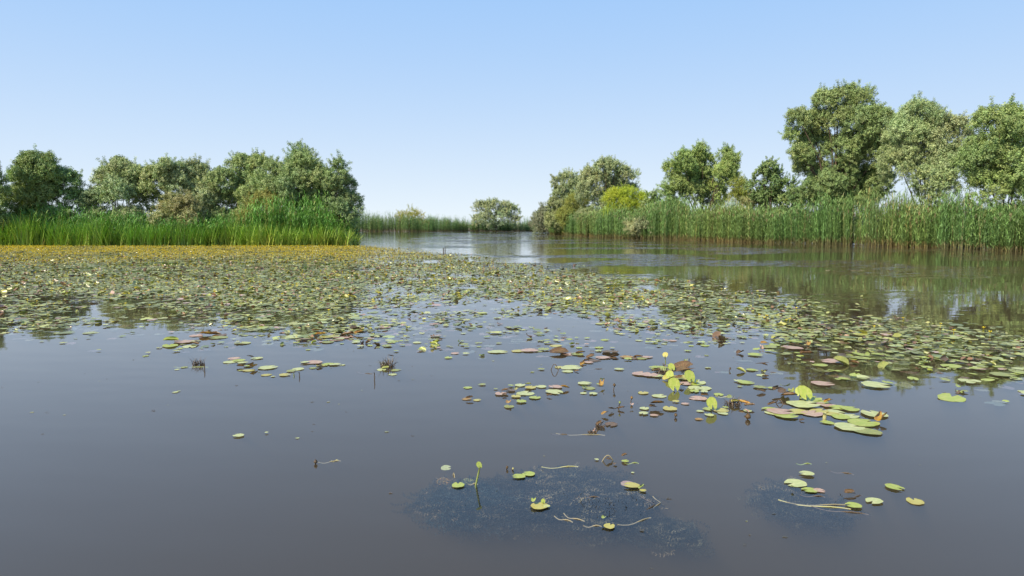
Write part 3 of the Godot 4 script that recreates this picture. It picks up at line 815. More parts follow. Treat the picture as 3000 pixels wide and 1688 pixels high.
	tube(st, [Vector3(0, -0.05, 0), Vector3(0.01, 0.06, 0), Vector3(0.04, 0.12, 0)], [0.006, 0.005, 0.004], 4)
	tube(st, [Vector3(0.035, 0.11, 0), Vector3(0.045, 0.125, 0), Vector3(0.05, 0.145, 0)], [0.008, 0.016, 0.006], 5)
	many("bud_stalks", done(st), mats["stalk_brown"], at, col, o)

var far_pads := []
var far_curls := []

# what stands out along the near edge of the mat
var marks := {"large single pale leaf": Vector2(-3.9, -11.7), "red-backed curled leaf": Vector2(-3.8, -9.4), "brown weed heap": Vector2(-1.8, -9.3), "rusty leaf heap": Vector2(-3.4, -11.8), "tilted leaf at far left": Vector2(-5.7, -11.0), "brown orange leaves at left": Vector2(-5.5, -11.8), "long pinkish yellow leaf": Vector2(0.0, -10.4), "dark and pink strip": Vector2(0.8, -10.1), "reddish dead strip": Vector2(1.5, -9.9), "bright standing clump": Vector2(2.3, -9.1), "orange curled leaf at right": Vector2(4.2, -10.8), "large right raft": Vector2(3.3, -7.3), "thin lime leaf": Vector2(3.3, -8.9), "great willow reflection": Vector2(5.5, -11.2), "far right edge": Vector2(5.6, -8.9), "middle of the mat edge": Vector2(-0.9, -11.2), "gap before the weed heap": Vector2(-2.4, -10.3), "small gap at left": Vector2(-4.2, -10.8), "right margin of the view": Vector2(7.2, -9.5), "rolled brown leaf at right": Vector2(4.5, -10.0)}

func near_mark(p: Vector2) -> String:
	var best := ""
	var least := 1e9
	for m in marks:
		if p.distance_to(marks[m]) < least:
			least = p.distance_to(marks[m])
			best = m
	return best

func lay(p: Vector2, d: float, roll: bool) -> Transform3D:
	var b := Basis(Vector3.UP, r(0, TAU))
	if roll:
		b = b.rotated(Vector3(r(-1, 1), 0, r(-1, 1)).normalized(), r(0.1, 0.6))
		return Transform3D(b.scaled(Vector3.ONE * d * 0.9), Vector3(p.x, r(0.0, 0.03), p.y))
	b = b.rotated(Vector3(r(-1, 1), 0, r(-1, 1)).normalized(), absf(rng.randfn(0.0, 0.06)))
	return Transform3D(b.scaled(Vector3(d, d, d)), Vector3(p.x, r(0.004, 0.022), p.y))

# ---------------------------------------------------------------- single plants near the eye

func clump(called: String, label: String, category: String, at: Vector3, items: Array, group := "") -> void:
	# items: [what, x, z, size, tone, yaw, height] measured from the clump's middle
	var root := thing(called, label, category, at, group)
	for it in items:
		grow(root, it)

func grow(root: Node3D, it: Array) -> void:
	var p := Vector3(it[1], 0, it[2])
	var s: float = it[3]
	var tone: String = it[4]
	var yaw: float = it[5]
	var h: float = it[6]
	var k := rng.randi() % 3
	match it[0]:
		"pad":
			var b := Basis(Vector3.UP, yaw).rotated(Vector3(r(-1, 1), 0, r(-1, 1)).normalized(), r(0.0, 0.05))
			part("leaf", pads[k], mats[tone], root, Transform3D(b.scaled(Vector3.ONE * s), p + Vector3(0, h + r(0.004, 0.014), 0)))
		"sunk":
			part("sunken_leaf", pads[k], mats[tone], root, Transform3D(Basis(Vector3.UP, yaw).rotated(Vector3.RIGHT, r(0.05, 0.25)).scaled(Vector3.ONE * s), p + Vector3(0, -0.03 - h, 0)))
		"curl":
			var b := Basis(Vector3.UP, yaw).rotated(Vector3(r(-1, 1), 0, r(-1, 1)).normalized(), r(0.1, 0.4))
			part("curled_leaf", curls[k], mats[tone], root, Transform3D(b * Basis().scaled(Vector3(s, s * 0.6, s)), p + Vector3(0, 0.01 + h, 0)))
		"up":
			# a leaf standing on its stalk, tipped towards the light
			var lean := Vector3(sin(yaw) * 0.06, h, cos(yaw) * 0.05)
			part("stalk", tube_mesh([Vector3(0, -0.06, 0), Vector3(0, 0, 0), lean * 0.6, lean], [0.009, 0.008, 0.007, 0.006]), mats["stalk_green"], root, Transform3D(Basis(), p))
			var b := Basis(Vector3.UP, -PI / 2).rotated(Vector3.RIGHT, r(0.75, 1.15)).rotated(Vector3.UP, yaw)
			part("raised_leaf", pads[k], mats[tone], root, Transform3D(b.scaled(Vector3.ONE * s), p + lean + b * Vector3(-0.3 * s, 0, 0)))
		"bud":
			part("stalk", tube_mesh([Vector3(0, -0.03, 0), Vector3(0.01, h * 0.5, 0), Vector3(0.015, h, 0.01)], [0.006, 0.005, 0.005]), mats["stalk_brown"], root, Transform3D(Basis(), p))
			var q := Vector3(0.015, h, 0.01)
			part("bud", tube_mesh([q, q + Vector3(0, s * 0.2, 0), q + Vector3(0, s * 0.6, 0), q + Vector3(0, s, 0)], [0.006, s * 0.42, s * 0.45, s * 0.12], 8), mats[tone], root, Transform3D(Basis(), p))
		"stick":
			part("stick", tube_mesh([Vector3(0, -0.04, 0), Vector3(0.003, h * 0.5, 0), Vector3(sin(yaw) * 0.03, h, 0.01)], [s, s, s * 0.7]), mats[tone], root, Transform3D(Basis(), p))
		"arc":
			# a stalk bowing out of the water and back into it, h wide and s high
			var pts := []
			var rad := []
			for i in 9:
				var t := i / 8.0
				pts.append(Vector3((t - 0.5) * h * cos(yaw), sin(PI * t) * s - 0.012, (t - 0.5) * h * sin(yaw)))
				rad.append(0.005)
			part("bowed_stalk", tube_mesh(pts, rad), mats[tone], root, Transform3D(Basis(), p))
		"line":
			# a stalk lying in the surface, s long
			var pts := []
			var rad := []
			for i in 8:
				var t := i / 7.0 - 0.5
				pts.append(Vector3(t * s * cos(yaw) - sin(yaw) * s * h * cos(t * 4.0), -0.004 + 0.008 * sin(t * 7.0), t * s * sin(yaw) + cos(yaw) * s * h * cos(t * 4.0)))
				rad.append(0.0042)
			part("floating_stalk", tube_mesh(pts, rad), mats[tone], root, Transform3D(Basis(), p))
		"tuft":
			# a knot of dead weed just above the surface
			var st := tool()
			for i in 46:
				var a := Vector3(r(-s, s) * 0.5, 0, r(-s, s) * 0.3)
				blade(st, a, r(0, TAU), r(0.4, 1.0) * h, 0.012, r(0.1, 1.2), r(0.3, 1.5), 3, Color.WHITE * r(0.6, 1.3), Color.WHITE * r(0.6, 1.3))
			part("weed_tuft", flat(st), mats[tone], root, Transform3D(Basis(), p))

func weed_bed(label: String, at: Vector3, wide: float, deep: float, count: int, tone: Color) -> void:
	var o := thing("submerged_weed", label, "water weed", at)
	o.set_meta("kind", "stuff")
	var where := []
	var tints := []
	for i in count:
		var a := r(0, TAU)
		var d := sqrt(rng.randf())
		var p := Vector3(cos(a) * d * wide, -0.012 - 0.13 * rng.randf() * rng.randf() - d * 0.03, sin(a) * d * deep)
		if noise.get_noise_2d((at.x + p.x) * 110.0, (at.z + p.z) * 130.0) < 0.02 - 0.25 * (1.0 - d):
			continue
		where.append(Transform3D(Basis(Vector3.UP, r(0, TAU)).scaled(Vector3(1, 0.6, 1) * r(0.5, 1.1)), p))
		tints.append(vary(tone, 0.5, 0.1) if rng.randf() < 0.88 else vary(Color(0.14, 0.12, 0.07), 0.4, 0.1))
	many("weed_strands", weed_mesh(), mats["weed"], where, tints, o)

func make_foreground() -> void:
	clump("lily_clump", "clump of pale leaves with a red-backed curled leaf and a dark rolled one", "water lily", Vector3(-3.821, 0, -9.359), [["pad", -0.284, -0.156, 0.218, "pale", 1.13, 0.000], ["pad", -0.194, -0.229, 0.196, "lime", 4.48, 0.000], ["pad", -0.332, -0.377, 0.189, "pink", 4.12, 0.000], ["pad", -0.076, -0.084, 0.161, "pale", 0.54, 0.000], ["curl", -0.062, -0.327, 0.110, "brown", 0.35, 0.040], ["pad", -0.000, -0.403, 0.187, "pale", 4.20, 0.000], ["curl", 0.228, 0.303, 0.154, "rust", 1.40, 0.030], ["curl", 0.016, 0.215, 0.115, "brown", 0.00, 0.010], ["pad", 0.209, 0.411, 0.173, "yellow", 0.57, 0.000], ["pad", 0.403, 0.237, 0.277, "pale", 0.78, 0.000], ["pad", 0.092, 0.411, 0.092, "olive", 3.73, 0.000]], "")
	clump("weed_tuft", "thin dark weed tuft beside a thin upright stick in open water", "water weed", Vector3(-4.501, 0, -9.137), [["tuft", 0.023, -0.166, 0.141, "stalk_brown", 0.00, 0.160], ["stick", 0.235, 0.102, 0.007, "stalk_brown", 0.09, 0.110], ["line", -0.025, -0.052, 0.484, "stalk_green", 0.00, 0.020], ["pad", -0.133, 0.124, 0.075, "pale", 1.50, 0.000], ["pad", -0.099, -0.008, 0.108, "olive", 5.51, 0.000]], "")
	clump("lily_clump", "row of a pink leaf and yellow-green leaves left of the weed heap", "water lily", Vector3(-2.671, 0, -9.285), [["pad", -0.237, -0.206, 0.303, "pink", 3.02, 0.000], ["pad", -0.045, 0.027, 0.152, "yellow", 2.03, 0.000], ["pad", 0.043, -0.041, 0.194, "lime", 5.00, 0.000], ["pad", 0.140, -0.041, 0.173, "pale", 0.19, 0.000], ["curl", -0.045, 0.095, 0.091, "brown", 0.52, 0.010], ["pad", 0.249, -0.018, 0.091, "pale", 4.56, 0.000], ["pad", -0.105, 0.184, 0.120, "olive", 0.34, 0.000]], "")
	clump("lily_clump", "string of faint yellow leaves beside a short dark stick", "water lily", Vector3(-3.020, 0, -8.722), [["pad", -0.254, 0.043, 0.147, "yellow", 0.95, 0.000], ["pad", -0.006, 0.063, 0.155, "yellow", 5.98, 0.000], ["pad", 0.053, -0.291, 0.180, "pale", 4.28, 0.000], ["pad", -0.001, -0.184, 0.139, "olive", 1.40, 0.000], ["stick", 0.215, 0.142, 0.006, "stalk_brown", 0.00, 0.070], ["stick", 0.124, 0.083, 0.006, "stalk_green", 0.00, 0.040], ["pad", -0.131, 0.142, 0.068, "pale", 0.73, 0.000]], "")
	clump("weed_heap", "heap of dead brown weed with seed heads beside a dark stick", "water weed", Vector3(-1.761, 0, -8.994), [["tuft", 0.013, -0.195, 0.168, "stalk_brown", 0.00, 0.200], ["tuft", -0.052, -0.309, 0.120, "dead_reed", 0.00, 0.120], ["curl", -0.021, -0.594, 0.092, "brown", 0.70, 0.070], ["curl", 0.009, -0.041, 0.117, "olive", 0.17, 0.010], ["pad", 0.162, 0.024, 0.144, "olive", 6.11, 0.000], ["stick", -0.010, 0.625, 0.006, "stalk_brown", 0.03, 0.110], ["line", -0.224, 0.193, 0.286, "stalk_brown", 0.44, 0.050], ["pad", 0.164, 0.295, 0.122, "pale", 4.18, 0.000], ["pad", -0.040, 0.003, 0.145, "pale", 5.16, 0.000]], "")
	clump("lily_pad", "large single pale green leaf at the near edge of the mat", "water lily", Vector3(-3.899, 0, -11.660), [["pad", 0.000, 0.000, 0.437, "pale", 3.49, 0.000]], "")
	clump("lily_clump", "reddish curled leaves heaped beside yellow leaves on the mat's edge", "water lily", Vector3(-3.172, 0, -11.773), [["curl", -0.458, -0.334, 0.172, "rust", 1.05, 0.040], ["curl", -0.289, -0.033, 0.219, "rust", 0.17, 0.020], ["pad", -0.102, 0.041, 0.382, "yellow", 0.88, 0.000], ["pad", 0.149, 0.184, 0.313, "pink", 3.93, 0.000], ["curl", 0.207, -0.069, 0.255, "brown", 0.00, 0.010], ["pad", 0.113, 0.393, 0.271, "pink", 2.23, 0.000], ["curl", 0.379, -0.181, 0.192, "rust", 0.70, 0.030]], "")
	clump("lily_clump", "brown and orange curled leaves floating left of the large single leaf", "water lily", Vector3(-5.425, 0, -11.792), [["curl", 0.004, -0.088, 0.272, "brown", 0.00, 0.010], ["curl", -0.103, -0.051, 0.245, "rust", 0.26, 0.020], ["pad", 0.144, -0.051, 0.271, "brown", 1.48, 0.000], ["pad", -0.271, -0.014, 0.273, "pink", 2.09, 0.000], ["pad", 0.225, 0.203, 0.332, "olive", 3.86, 0.000]], "")
	clump("lily_clump", "tilted yellow-green leaf with pinkish pads at the mat's left end", "water lily", Vector3(-5.519, 0, -10.992), [["curl", -0.249, -0.088, 0.261, "lime", 0.52, 0.040], ["pad", -0.132, 0.197, 0.280, "lime", 2.19, 0.000], ["pad", -0.084, -0.186, 0.392, "pink", 2.42, 0.000], ["pad", 0.030, -0.253, 0.261, "brown", 0.86, 0.000], ["curl", 0.215, 0.072, 0.165, "brown", 0.00, 0.010], ["pad", 0.219, 0.258, 0.250, "pale", 5.22, 0.000]], "")
	clump("lily_pad", "pair of tiny pale leaf scraps near the left edge of the open water", "water lily", Vector3(-4.018, 0, -7.784), [["pad", -0.010, 0.024, 0.074, "pale", 4.07, 0.000], ["pad", 0.010, -0.024, 0.046, "olive", 5.05, 0.000]], "")
	clump("lily_pad", "single pale leaf alone in the open water on the left", "water lily", Vector3(-2.595, 0, -6.119), [["pad", 0.000, 0.000, 0.107, "pale", 2.97, 0.000]], "")
	clump("lily_pad", "tiny whitish leaf scrap right of the lone pale leaf", "water lily", Vector3(-2.359, 0, -6.202), [["pad", 0.000, 0.000, 0.039, "pale", 1.57, 0.000]], "")
	clump("lily_clump", "pale green leaf and long pinkish yellow leaf side by side in open water", "water lily", Vector3(0.146, 0, -10.337), [["pad", -0.372, 0.042, 0.335, "pale", 0.00, 0.000], ["pad", -0.038, -0.014, 0.250, "yellow", 0.17, 0.000], ["pad", 0.136, -0.043, 0.305, "pink", 0.00, 0.000], ["pad", 0.275, 0.014, 0.130, "olive", 2.72, 0.000]], "")
	clump("lily_clump", "strip of dark and pink leaves above the brown weed strand", "water lily", Vector3(0.766, 0, -10.430), [["curl", -0.024, 0.301, 0.320, "brown", 0.00, 0.010], ["pad", 0.106, 0.328, 0.266, "pink", 5.35, 0.000], ["pad", 0.236, 0.355, 0.213, "olive", 3.25, 0.000], ["curl", 0.294, 0.301, 0.161, "brown", 0.17, 0.010], ["pad", -0.049, -0.365, 0.227, "yellow", 3.72, 0.000], ["line", -0.192, -0.554, 0.323, "stalk_brown", 0.07, 0.020], ["line", -0.371, -0.365, 0.204, "stalk_brown", 0.00, 0.010]], "")
	clump("lily_clump", "long reddish strip of curled dead leaves trailing towards the left", "water lily", Vector3(1.495, 0, -9.735), [["curl", -0.308, -0.129, 0.157, "brown", 0.17, 0.000], ["pad", -0.135, -0.077, 0.229, "pink", 3.60, 0.000], ["curl", 0.057, -0.155, 0.147, "brown", 0.00, 0.000], ["pad", -0.006, -0.077, 0.209, "brown", 4.65, 0.000], ["pad", 0.234, -0.129, 0.211, "rust", 2.49, 0.000], ["curl", 0.414, -0.129, 0.148, "brown", 0.09, 0.000], ["pad", 0.543, -0.129, 0.191, "pink", 0.61, 0.000], ["curl", -0.401, 0.148, 0.132, "brown", 0.52, 0.000], ["curl", -0.474, 0.363, 0.119, "rust", 0.70, 0.000], ["pad", -0.380, 0.268, 0.151, "pink", 0.21, 0.000], ["pad", 0.297, -0.052, 0.209, "brown", 1.27, 0.000], ["pad", 0.446, -0.026, 0.178, "olive", 0.25, 0.000], ["pad", -0.288, 0.123, 0.204, "brown", 5.59, 0.000]], "")
	clump("lily_clump", "two overlapping pale leaves and thin floating stems in mid water", "water lily", Vector3(0.781, 0, -8.992), [["pad", 0.046, -0.130, 0.309, "pale", 0.00, 0.000], ["pad", -0.027, 0.108, 0.170, "pale", 3.02, 0.000], ["pad", -0.111, -0.152, 0.165, "yellow", 4.78, 0.000], ["curl", 0.104, 0.108, 0.075, "brown", 0.00, 0.000], ["line", 0.358, -0.064, 0.289, "stalk_brown", 0.00, 0.020], ["pad", 0.707, -0.020, 0.145, "pale", 0.00, 0.000], ["pad", -0.380, -0.020, 0.105, "olive", 2.95, 0.000], ["pad", -0.503, 0.149, 0.065, "olive", 5.59, 0.000], ["arc", -0.194, 0.023, 0.100, "stalk_brown", 0.35, 0.114]], "")
	clump("lily_clump", "broad loose raft of yellowish leaves in the centre with one brown cup", "water lily", Vector3(0.030, 0, -7.711), [["pad", -0.575, -0.265, 0.119, "lime", 3.89, 0.000], ["pad", -0.406, -0.421, 0.104, "olive", 2.69, 0.000], ["pad", -0.548, 0.261, 0.120, "rust", 2.93, 0.000], ["curl", -0.515, 0.291, 0.095, "brown", 0.35, 0.020], ["pad", -0.428, 0.306, 0.095, "yellow", 0.63, 0.000], ["pad", 0.072, -0.386, 0.146, "pale", 0.97, 0.000], ["curl", 0.031, -0.082, 0.108, "yellow", 1.22, 0.030], ["pad", 0.200, -0.265, 0.153, "yellow", 1.00, 0.000], ["curl", 0.172, -0.316, 0.085, "olive", 0.00, 0.030], ["pad", 0.328, -0.316, 0.145, "pale", 2.35, 0.000], ["pad", 0.508, -0.299, 0.179, "pink", 2.42, 0.000], ["curl", 0.614, -0.197, 0.118, "rust", 0.17, 0.020], ["pad", 0.480, -0.049, 0.224, "pale", 5.53, 0.000], ["pad", 0.132, -0.001, 0.238, "pale", 0.96, 0.000], ["pad", -0.164, 0.031, 0.164, "pink", 1.60, 0.000], ["curl", -0.112, -0.049, 0.099, "brown", 0.00, 0.020], ["curl", -0.119, 0.109, 0.065, "brown", 0.52, 0.010], ["pad", 0.017, 0.156, 0.129, "yellow", 1.74, 0.000], ["pad", 0.238, 0.201, 0.152, "lime", 1.01, 0.000], ["pad", 0.074, 0.379, 0.133, "lime", 1.80, 0.000], ["curl", -0.068, 0.507, 0.100, "rust", 1.40, 0.030], ["pad", -0.064, 0.576, 0.130, "olive", 1.48, 0.000], ["curl", 0.408, 0.140, 0.073, "brown", 0.00, 0.010], ["pad", -0.047, -0.114, 0.125, "brown", 3.03, 0.000], ["pad", -0.226, -0.197, 0.059, "olive", 0.20, 0.000]], "")
	clump("lily_clump", "glossy yellow-orange cupped leaf beside pale pads and a dark bud", "water lily", Vector3(1.001, 0, -7.935), [["curl", 0.106, -0.075, 0.146, "rust", 1.31, 0.050], ["curl", 0.127, -0.197, 0.105, "yellow", 1.05, 0.060], ["pad", -0.085, -0.251, 0.184, "pale", 5.81, 0.000], ["curl", -0.122, 0.010, 0.093, "lime", 1.05, 0.020], ["pad", -0.060, -0.024, 0.170, "olive", 2.32, 0.000], ["pad", -0.149, 0.223, 0.091, "pale", 5.89, 0.000], ["pad", -0.040, 0.255, 0.115, "pale", 4.32, 0.000], ["bud", 0.224, 0.060, 0.038, "brown", 0.00, 0.050]], "")
	clump("weed_strand", "brown strand of dead weed and twigs running diagonally on the water", "water weed", Vector3(0.978, 0, -6.681), [["line", 0.268, -0.481, 0.428, "stalk_brown", 2.44, 0.050], ["line", -0.020, 0.092, 0.394, "stalk_brown", 2.09, 0.060], ["curl", 0.087, -0.280, 0.083, "brown", 0.70, 0.020], ["curl", -0.002, -0.114, 0.096, "rust", 0.70, 0.020], ["curl", -0.103, 0.241, 0.091, "brown", 0.52, 0.020], ["curl", -0.173, 0.395, 0.075, "pink", 1.05, 0.000], ["curl", 0.208, -0.346, 0.084, "brown", 0.00, 0.010], ["bud", 0.181, -0.386, 0.027, "stalk_green", 0.00, 0.060], ["bud", 0.359, -0.651, 0.032, "rust", 0.00, 0.040], ["curl", 0.334, -0.426, 0.070, "pink", 1.40, 0.030], ["pad", 0.015, 0.208, 0.141, "brown", 4.23, 0.000], ["tuft", -0.105, 0.286, 0.091, "stalk_brown", 0.00, 0.050], ["tuft", -0.204, 0.459, 0.075, "stalk_brown", 0.00, 0.040], ["line", -0.323, 0.501, 0.471, "dead_reed", 0.09, 0.020], ["line", -0.520, 0.501, 0.168, "stalk_brown", 0.14, 0.010]], "")
	clump("lily_clump", "bright standing clump of lime leaves with a heart-shaped leaf upright", "water lily", Vector3(2.172, 0, -8.537), [["up", 0.065, 0.297, 0.172, "lime", 0.35, 0.050], ["up", 0.064, -0.954, 0.092, "yellow", -0.35, 0.100], ["up", -0.025, -0.285, 0.115, "lime", 0.17, 0.060], ["up", -0.120, 0.074, 0.120, "lime", -0.17, 0.030], ["curl", -0.146, 0.112, 0.165, "yellow", 0.35, 0.020], ["up", -0.214, 0.646, 0.173, "lime", 0.17, 0.030], ["curl", -0.079, -0.433, 0.117, "brown", 1.40, 0.060], ["curl", 0.141, -0.285, 0.337, "brown", 0.00, 0.050], ["curl", 0.210, -0.162, 0.143, "brown", 0.87, 0.030], ["pad", 0.059, 0.035, 0.279, "yellow", 2.96, 0.000], ["curl", -0.014, 0.149, 0.110, "brown", 0.00, 0.030], ["pad", 0.029, 0.351, 0.180, "pink", 5.94, 0.000], ["pad", 0.174, 0.297, 0.245, "pale", 0.74, 0.000], ["pad", 0.070, 0.578, 0.193, "pale", 4.20, 0.000], ["pad", 0.171, 0.578, 0.220, "pale", 1.83, 0.000], ["pad", 0.020, 0.744, 0.129, "lime", 4.24, 0.000], ["pad", 0.131, 0.761, 0.103, "pale", 4.58, 0.000], ["curl", -0.084, 0.510, 0.106, "rust", 0.87, 0.020], ["curl", 0.313, -0.766, 0.122, "olive", 1.22, 0.060], ["tuft", -0.127, -0.223, 0.171, "stalk_brown", 0.00, 0.140], ["tuft", 0.210, -0.498, 0.118, "stalk_brown", 0.00, 0.120], ["stick", 0.365, -0.812, 0.006, "stalk_brown", 0.00, 0.090], ["pad", -0.430, -0.203, 0.283, "pink", 1.03, 0.000], ["pad", -0.332, -0.122, 0.234, "pink", 1.26, 0.000], ["curl", -0.197, -0.327, 0.125, "brown", 0.00, 0.020], ["pad", -0.254, -0.062, 0.186, "pale", 0.16, 0.000]], "")
	clump("lily_clump", "two pale flat leaves left of the bright standing clump's foot", "water lily", Vector3(1.643, 0, -7.657), [["pad", -0.082, -0.071, 0.143, "yellow", 1.45, 0.000], ["pad", 0.082, 0.071, 0.182, "pale", 0.49, 0.000]], "")
	clump("lily_clump", "small group with an upright round lime leaf and yellow pads", "water lily", Vector3(2.171, 0, -6.960), [["up", -0.026, -0.040, 0.141, "lime", 0.17, 0.050], ["pad", -0.040, -0.067, 0.133, "lime", 2.52, 0.000], ["pad", 0.080, -0.014, 0.172, "yellow", 6.12, 0.000], ["pad", 0.069, 0.090, 0.116, "pale", 2.29, 0.000], ["pad", -0.094, 0.153, 0.107, "pale", 1.96, 0.000], ["pad", -0.155, 0.012, 0.085, "pale", 2.94, 0.000], ["pad", 0.166, -0.134, 0.072, "lime", 1.78, 0.000]], "")
	clump("weed_heap", "tangle of brown dead leaves ending in a pink leaf and a dark ball", "water weed", Vector3(2.495, 0, -7.176), [["tuft", -0.018, -0.056, 0.163, "stalk_brown", 0.00, 0.120], ["curl", -0.024, -0.156, 0.107, "olive", 0.70, 0.050], ["curl", -0.004, -0.042, 0.122, "yellow", 0.35, 0.030], ["curl", 0.072, 0.014, 0.138, "rust", 2.62, 0.030], ["curl", 0.104, 0.082, 0.121, "brown", 2.79, 0.020], ["pad", 0.038, 0.215, 0.103, "pale", 4.60, 0.000], ["curl", -0.005, 0.306, 0.094, "pink", 1.57, 0.020], ["bud", -0.078, 0.504, 0.061, "brown", 0.00, 0.005], ["line", -0.025, -0.395, 0.186, "pale", 0.35, 0.030], ["pad", -0.060, -0.472, 0.128, "lime", 4.51, 0.000]], "")
	clump("lily_clump", "dark leaf lump with pale leaves beside the weed strand's upper end", "water lily", Vector3(1.770, 0, -7.101), [["curl", -0.178, -0.006, 0.156, "brown", 0.00, 0.040], ["curl", -0.238, 0.048, 0.100, "brown", 0.52, 0.020], ["pad", -0.327, 0.048, 0.116, "pale", 1.03, 0.000], ["pad", -0.055, 0.061, 0.178, "yellow", 1.51, 0.000], ["pad", -0.377, 0.243, 0.113, "pale", 4.22, 0.000], ["pad", -0.275, 0.306, 0.097, "pink", 5.91, 0.000], ["bud", -0.079, 0.356, 0.037, "brown", 0.00, 0.010], ["pad", 0.083, -0.231, 0.089, "yellow", 4.06, 0.000], ["pad", 0.376, -0.378, 0.207, "pink", 2.71, 0.000], ["curl", 0.464, -0.424, 0.100, "brown", 0.17, 0.020], ["line", 0.281, -0.319, 0.287, "stalk_brown", 0.00, 0.010], ["pad", 0.169, -0.145, 0.096, "pink", 6.13, 0.000], ["pad", 0.157, 0.441, 0.089, "rust", 0.04, 0.000]], "")
	clump("lily_clump", "large raft on the right with standing lime leaves and a rolled brown leaf", "water lily", Vector3(3.282, 0, -7.038), [["curl", -0.132, -0.690, 0.150, "brown", 0.61, 0.050], ["curl", -0.107, -0.533, 0.192, "brown", 0.61, 0.050], ["curl", -0.085, -0.442, 0.190, "brown", -0.35, 0.030], ["curl", -0.017, -0.722, 0.178, "lime", 1.05, 0.070], ["curl", 0.003, -0.595, 0.115, "olive", 1.22, 0.050], ["up", 0.042, -0.338, 0.198, "lime", 0.17, 0.060], ["up", 0.064, -0.487, 0.131, "lime", -0.44, 0.050], ["pad", 0.149, -0.412, 0.261, "lime", 0.38, 0.000], ["pad", -0.029, -0.166, 0.336, "pale", 0.00, 0.000], ["pad", -0.114, -0.208, 0.210, "pale", 4.90, 0.000], ["pad", 0.193, -0.294, 0.215, "lime", 2.58, 0.000], ["pad", 0.217, -0.180, 0.213, "pink", 0.28, 0.000], ["curl", 0.249, -0.208, 0.111, "rust", 0.35, 0.030], ["pad", -0.485, 0.011, 0.177, "lime", 3.45, 0.000], ["curl", -0.422, -0.083, 0.114, "brown", 0.17, 0.030], ["pad", -0.416, 0.116, 0.280, "pink", 6.22, 0.000], ["pad", -0.406, 0.268, 0.244, "lime", 0.00, 0.000], ["pad", -0.228, 0.103, 0.226, "yellow", 3.26, 0.000], ["pad", -0.515, 0.155, 0.158, "pale", 2.20, 0.000], ["pad", -0.098, 0.180, 0.242, "pink", 0.59, 0.000], ["pad", 0.022, 0.077, 0.205, "yellow", 0.45, 0.000], ["stick", -0.047, 0.341, 0.020, "stalk_pale", 0.00, 0.060], ["pad", 0.168, 0.116, 0.206, "pale", 5.65, 0.000], ["pad", 0.282, -0.043, 0.185, "lime", 3.09, 0.000], ["pad", 0.104, 0.180, 0.179, "yellow", 5.88, 0.000], ["pad", 0.386, 0.011, 0.211, "lime", 0.34, 0.000], ["pad", 0.143, 0.293, 0.202, "lime", 1.53, 0.000], ["pad", 0.262, 0.268, 0.187, "pale", 0.32, 0.000], ["pad", -0.089, 0.495, 0.140, "lime", 2.50, 0.000], ["pad", 0.052, 0.654, 0.293, "pale", 0.17, 0.000], ["pad", 0.272, 0.507, 0.318, "lime", 0.38, 0.000], ["pad", 0.539, 0.205, 0.292, "pale", 1.60, 0.000], ["pad", 0.158, 0.784, 0.268, "olive", 2.56, 0.000], ["curl", 0.476, 0.449, 0.202, "rust", 0.70, 0.040], ["arc", -0.278, -0.237, 0.060, "stalk_brown", 1.05, 0.109], ["curl", -0.314, 0.425, 0.062, "brown", 0.00, 0.000]], "")
	clump("lily_clump", "thin lime leaf and dark scraps above the large right raft", "water lily", Vector3(3.217, 0, -8.575), [["pad", -0.314, 0.262, 0.140, "pale", 1.92, 0.000], ["pad", -0.252, 0.335, 0.213, "lime", 0.00, 0.000], ["pad", 0.089, -0.395, 0.171, "lime", 0.00, 0.000], ["curl", 0.328, -0.592, 0.103, "brown", 0.00, 0.030], ["pad", 0.109, -0.084, 0.147, "pale", 0.32, 0.000], ["curl", 0.124, -0.005, 0.097, "brown", 0.00, 0.000], ["line", 0.292, -0.289, 0.201, "stalk_brown", 0.61, 0.020], ["line", 0.295, -0.869, 0.530, "stalk_brown", -0.14, 0.020], ["pad", -0.158, 0.582, 0.181, "olive", 0.24, 0.000], ["curl", -0.237, 0.815, 0.106, "pink", 0.00, 0.010], ["pad", -0.037, 0.616, 0.100, "lime", 6.10, 0.000], ["bud", -0.238, -0.374, 0.030, "brown", 0.00, 0.020]], "")
	clump("lily_clump", "bright lime leaf and orange curled leaf at the mat's near edge on the right", "water lily", Vector3(4.423, 0, -10.338), [["pad", -0.068, -0.520, 0.208, "lime", 1.13, 0.000], ["curl", -0.227, -0.520, 0.158, "rust", 0.35, 0.030], ["curl", -0.397, -0.216, 0.154, "pink", 1.40, 0.020], ["pad", -0.230, -0.336, 0.264, "olive", 3.20, 0.000], ["curl", 0.089, 0.343, 0.230, "brown", 0.09, 0.030], ["curl", 0.499, -0.520, 0.162, "rust", 1.05, 0.030], ["pad", 0.449, -0.907, 0.320, "lime", 2.53, 0.000], ["pad", 0.124, -0.276, 0.363, "pink", 3.34, 0.000], ["pad", 0.271, 0.799, 0.335, "pink", 2.97, 0.000], ["pad", -0.511, 2.152, 0.287, "pink", 0.00, 0.000]], "")
	clump("bent_lily", "lone leaf held upright on a crooked stalk above its reflection", "water lily", Vector3(-0.292, 0, -4.950), [["up", 0.013, 0.014, 0.055, "lime", 0.61, 0.160], ["line", -0.013, -0.014, 0.077, "dead_reed", 0.00, 0.020]], "")
	clump("lily_pad", "single oval yellow-green leaf left of the crooked stalk", "water lily", Vector3(-0.415, 0, -4.923), [["pad", 0.000, 0.000, 0.113, "lime", 1.66, 0.000]], "")
	clump("sunken_lily", "faint sunken leaves behind the single oval leaf", "water lily", Vector3(-0.482, 0, -5.220), [["sunk", -0.071, -0.161, 0.089, "pale", 0.00, 0.000], ["sunk", -0.073, 0.062, 0.115, "rust", 0.00, 0.030], ["sunk", 0.127, 0.011, 0.116, "olive", 0.00, 0.050], ["arc", 0.017, 0.088, 0.030, "dead_reed", 1.22, 0.051]], "")
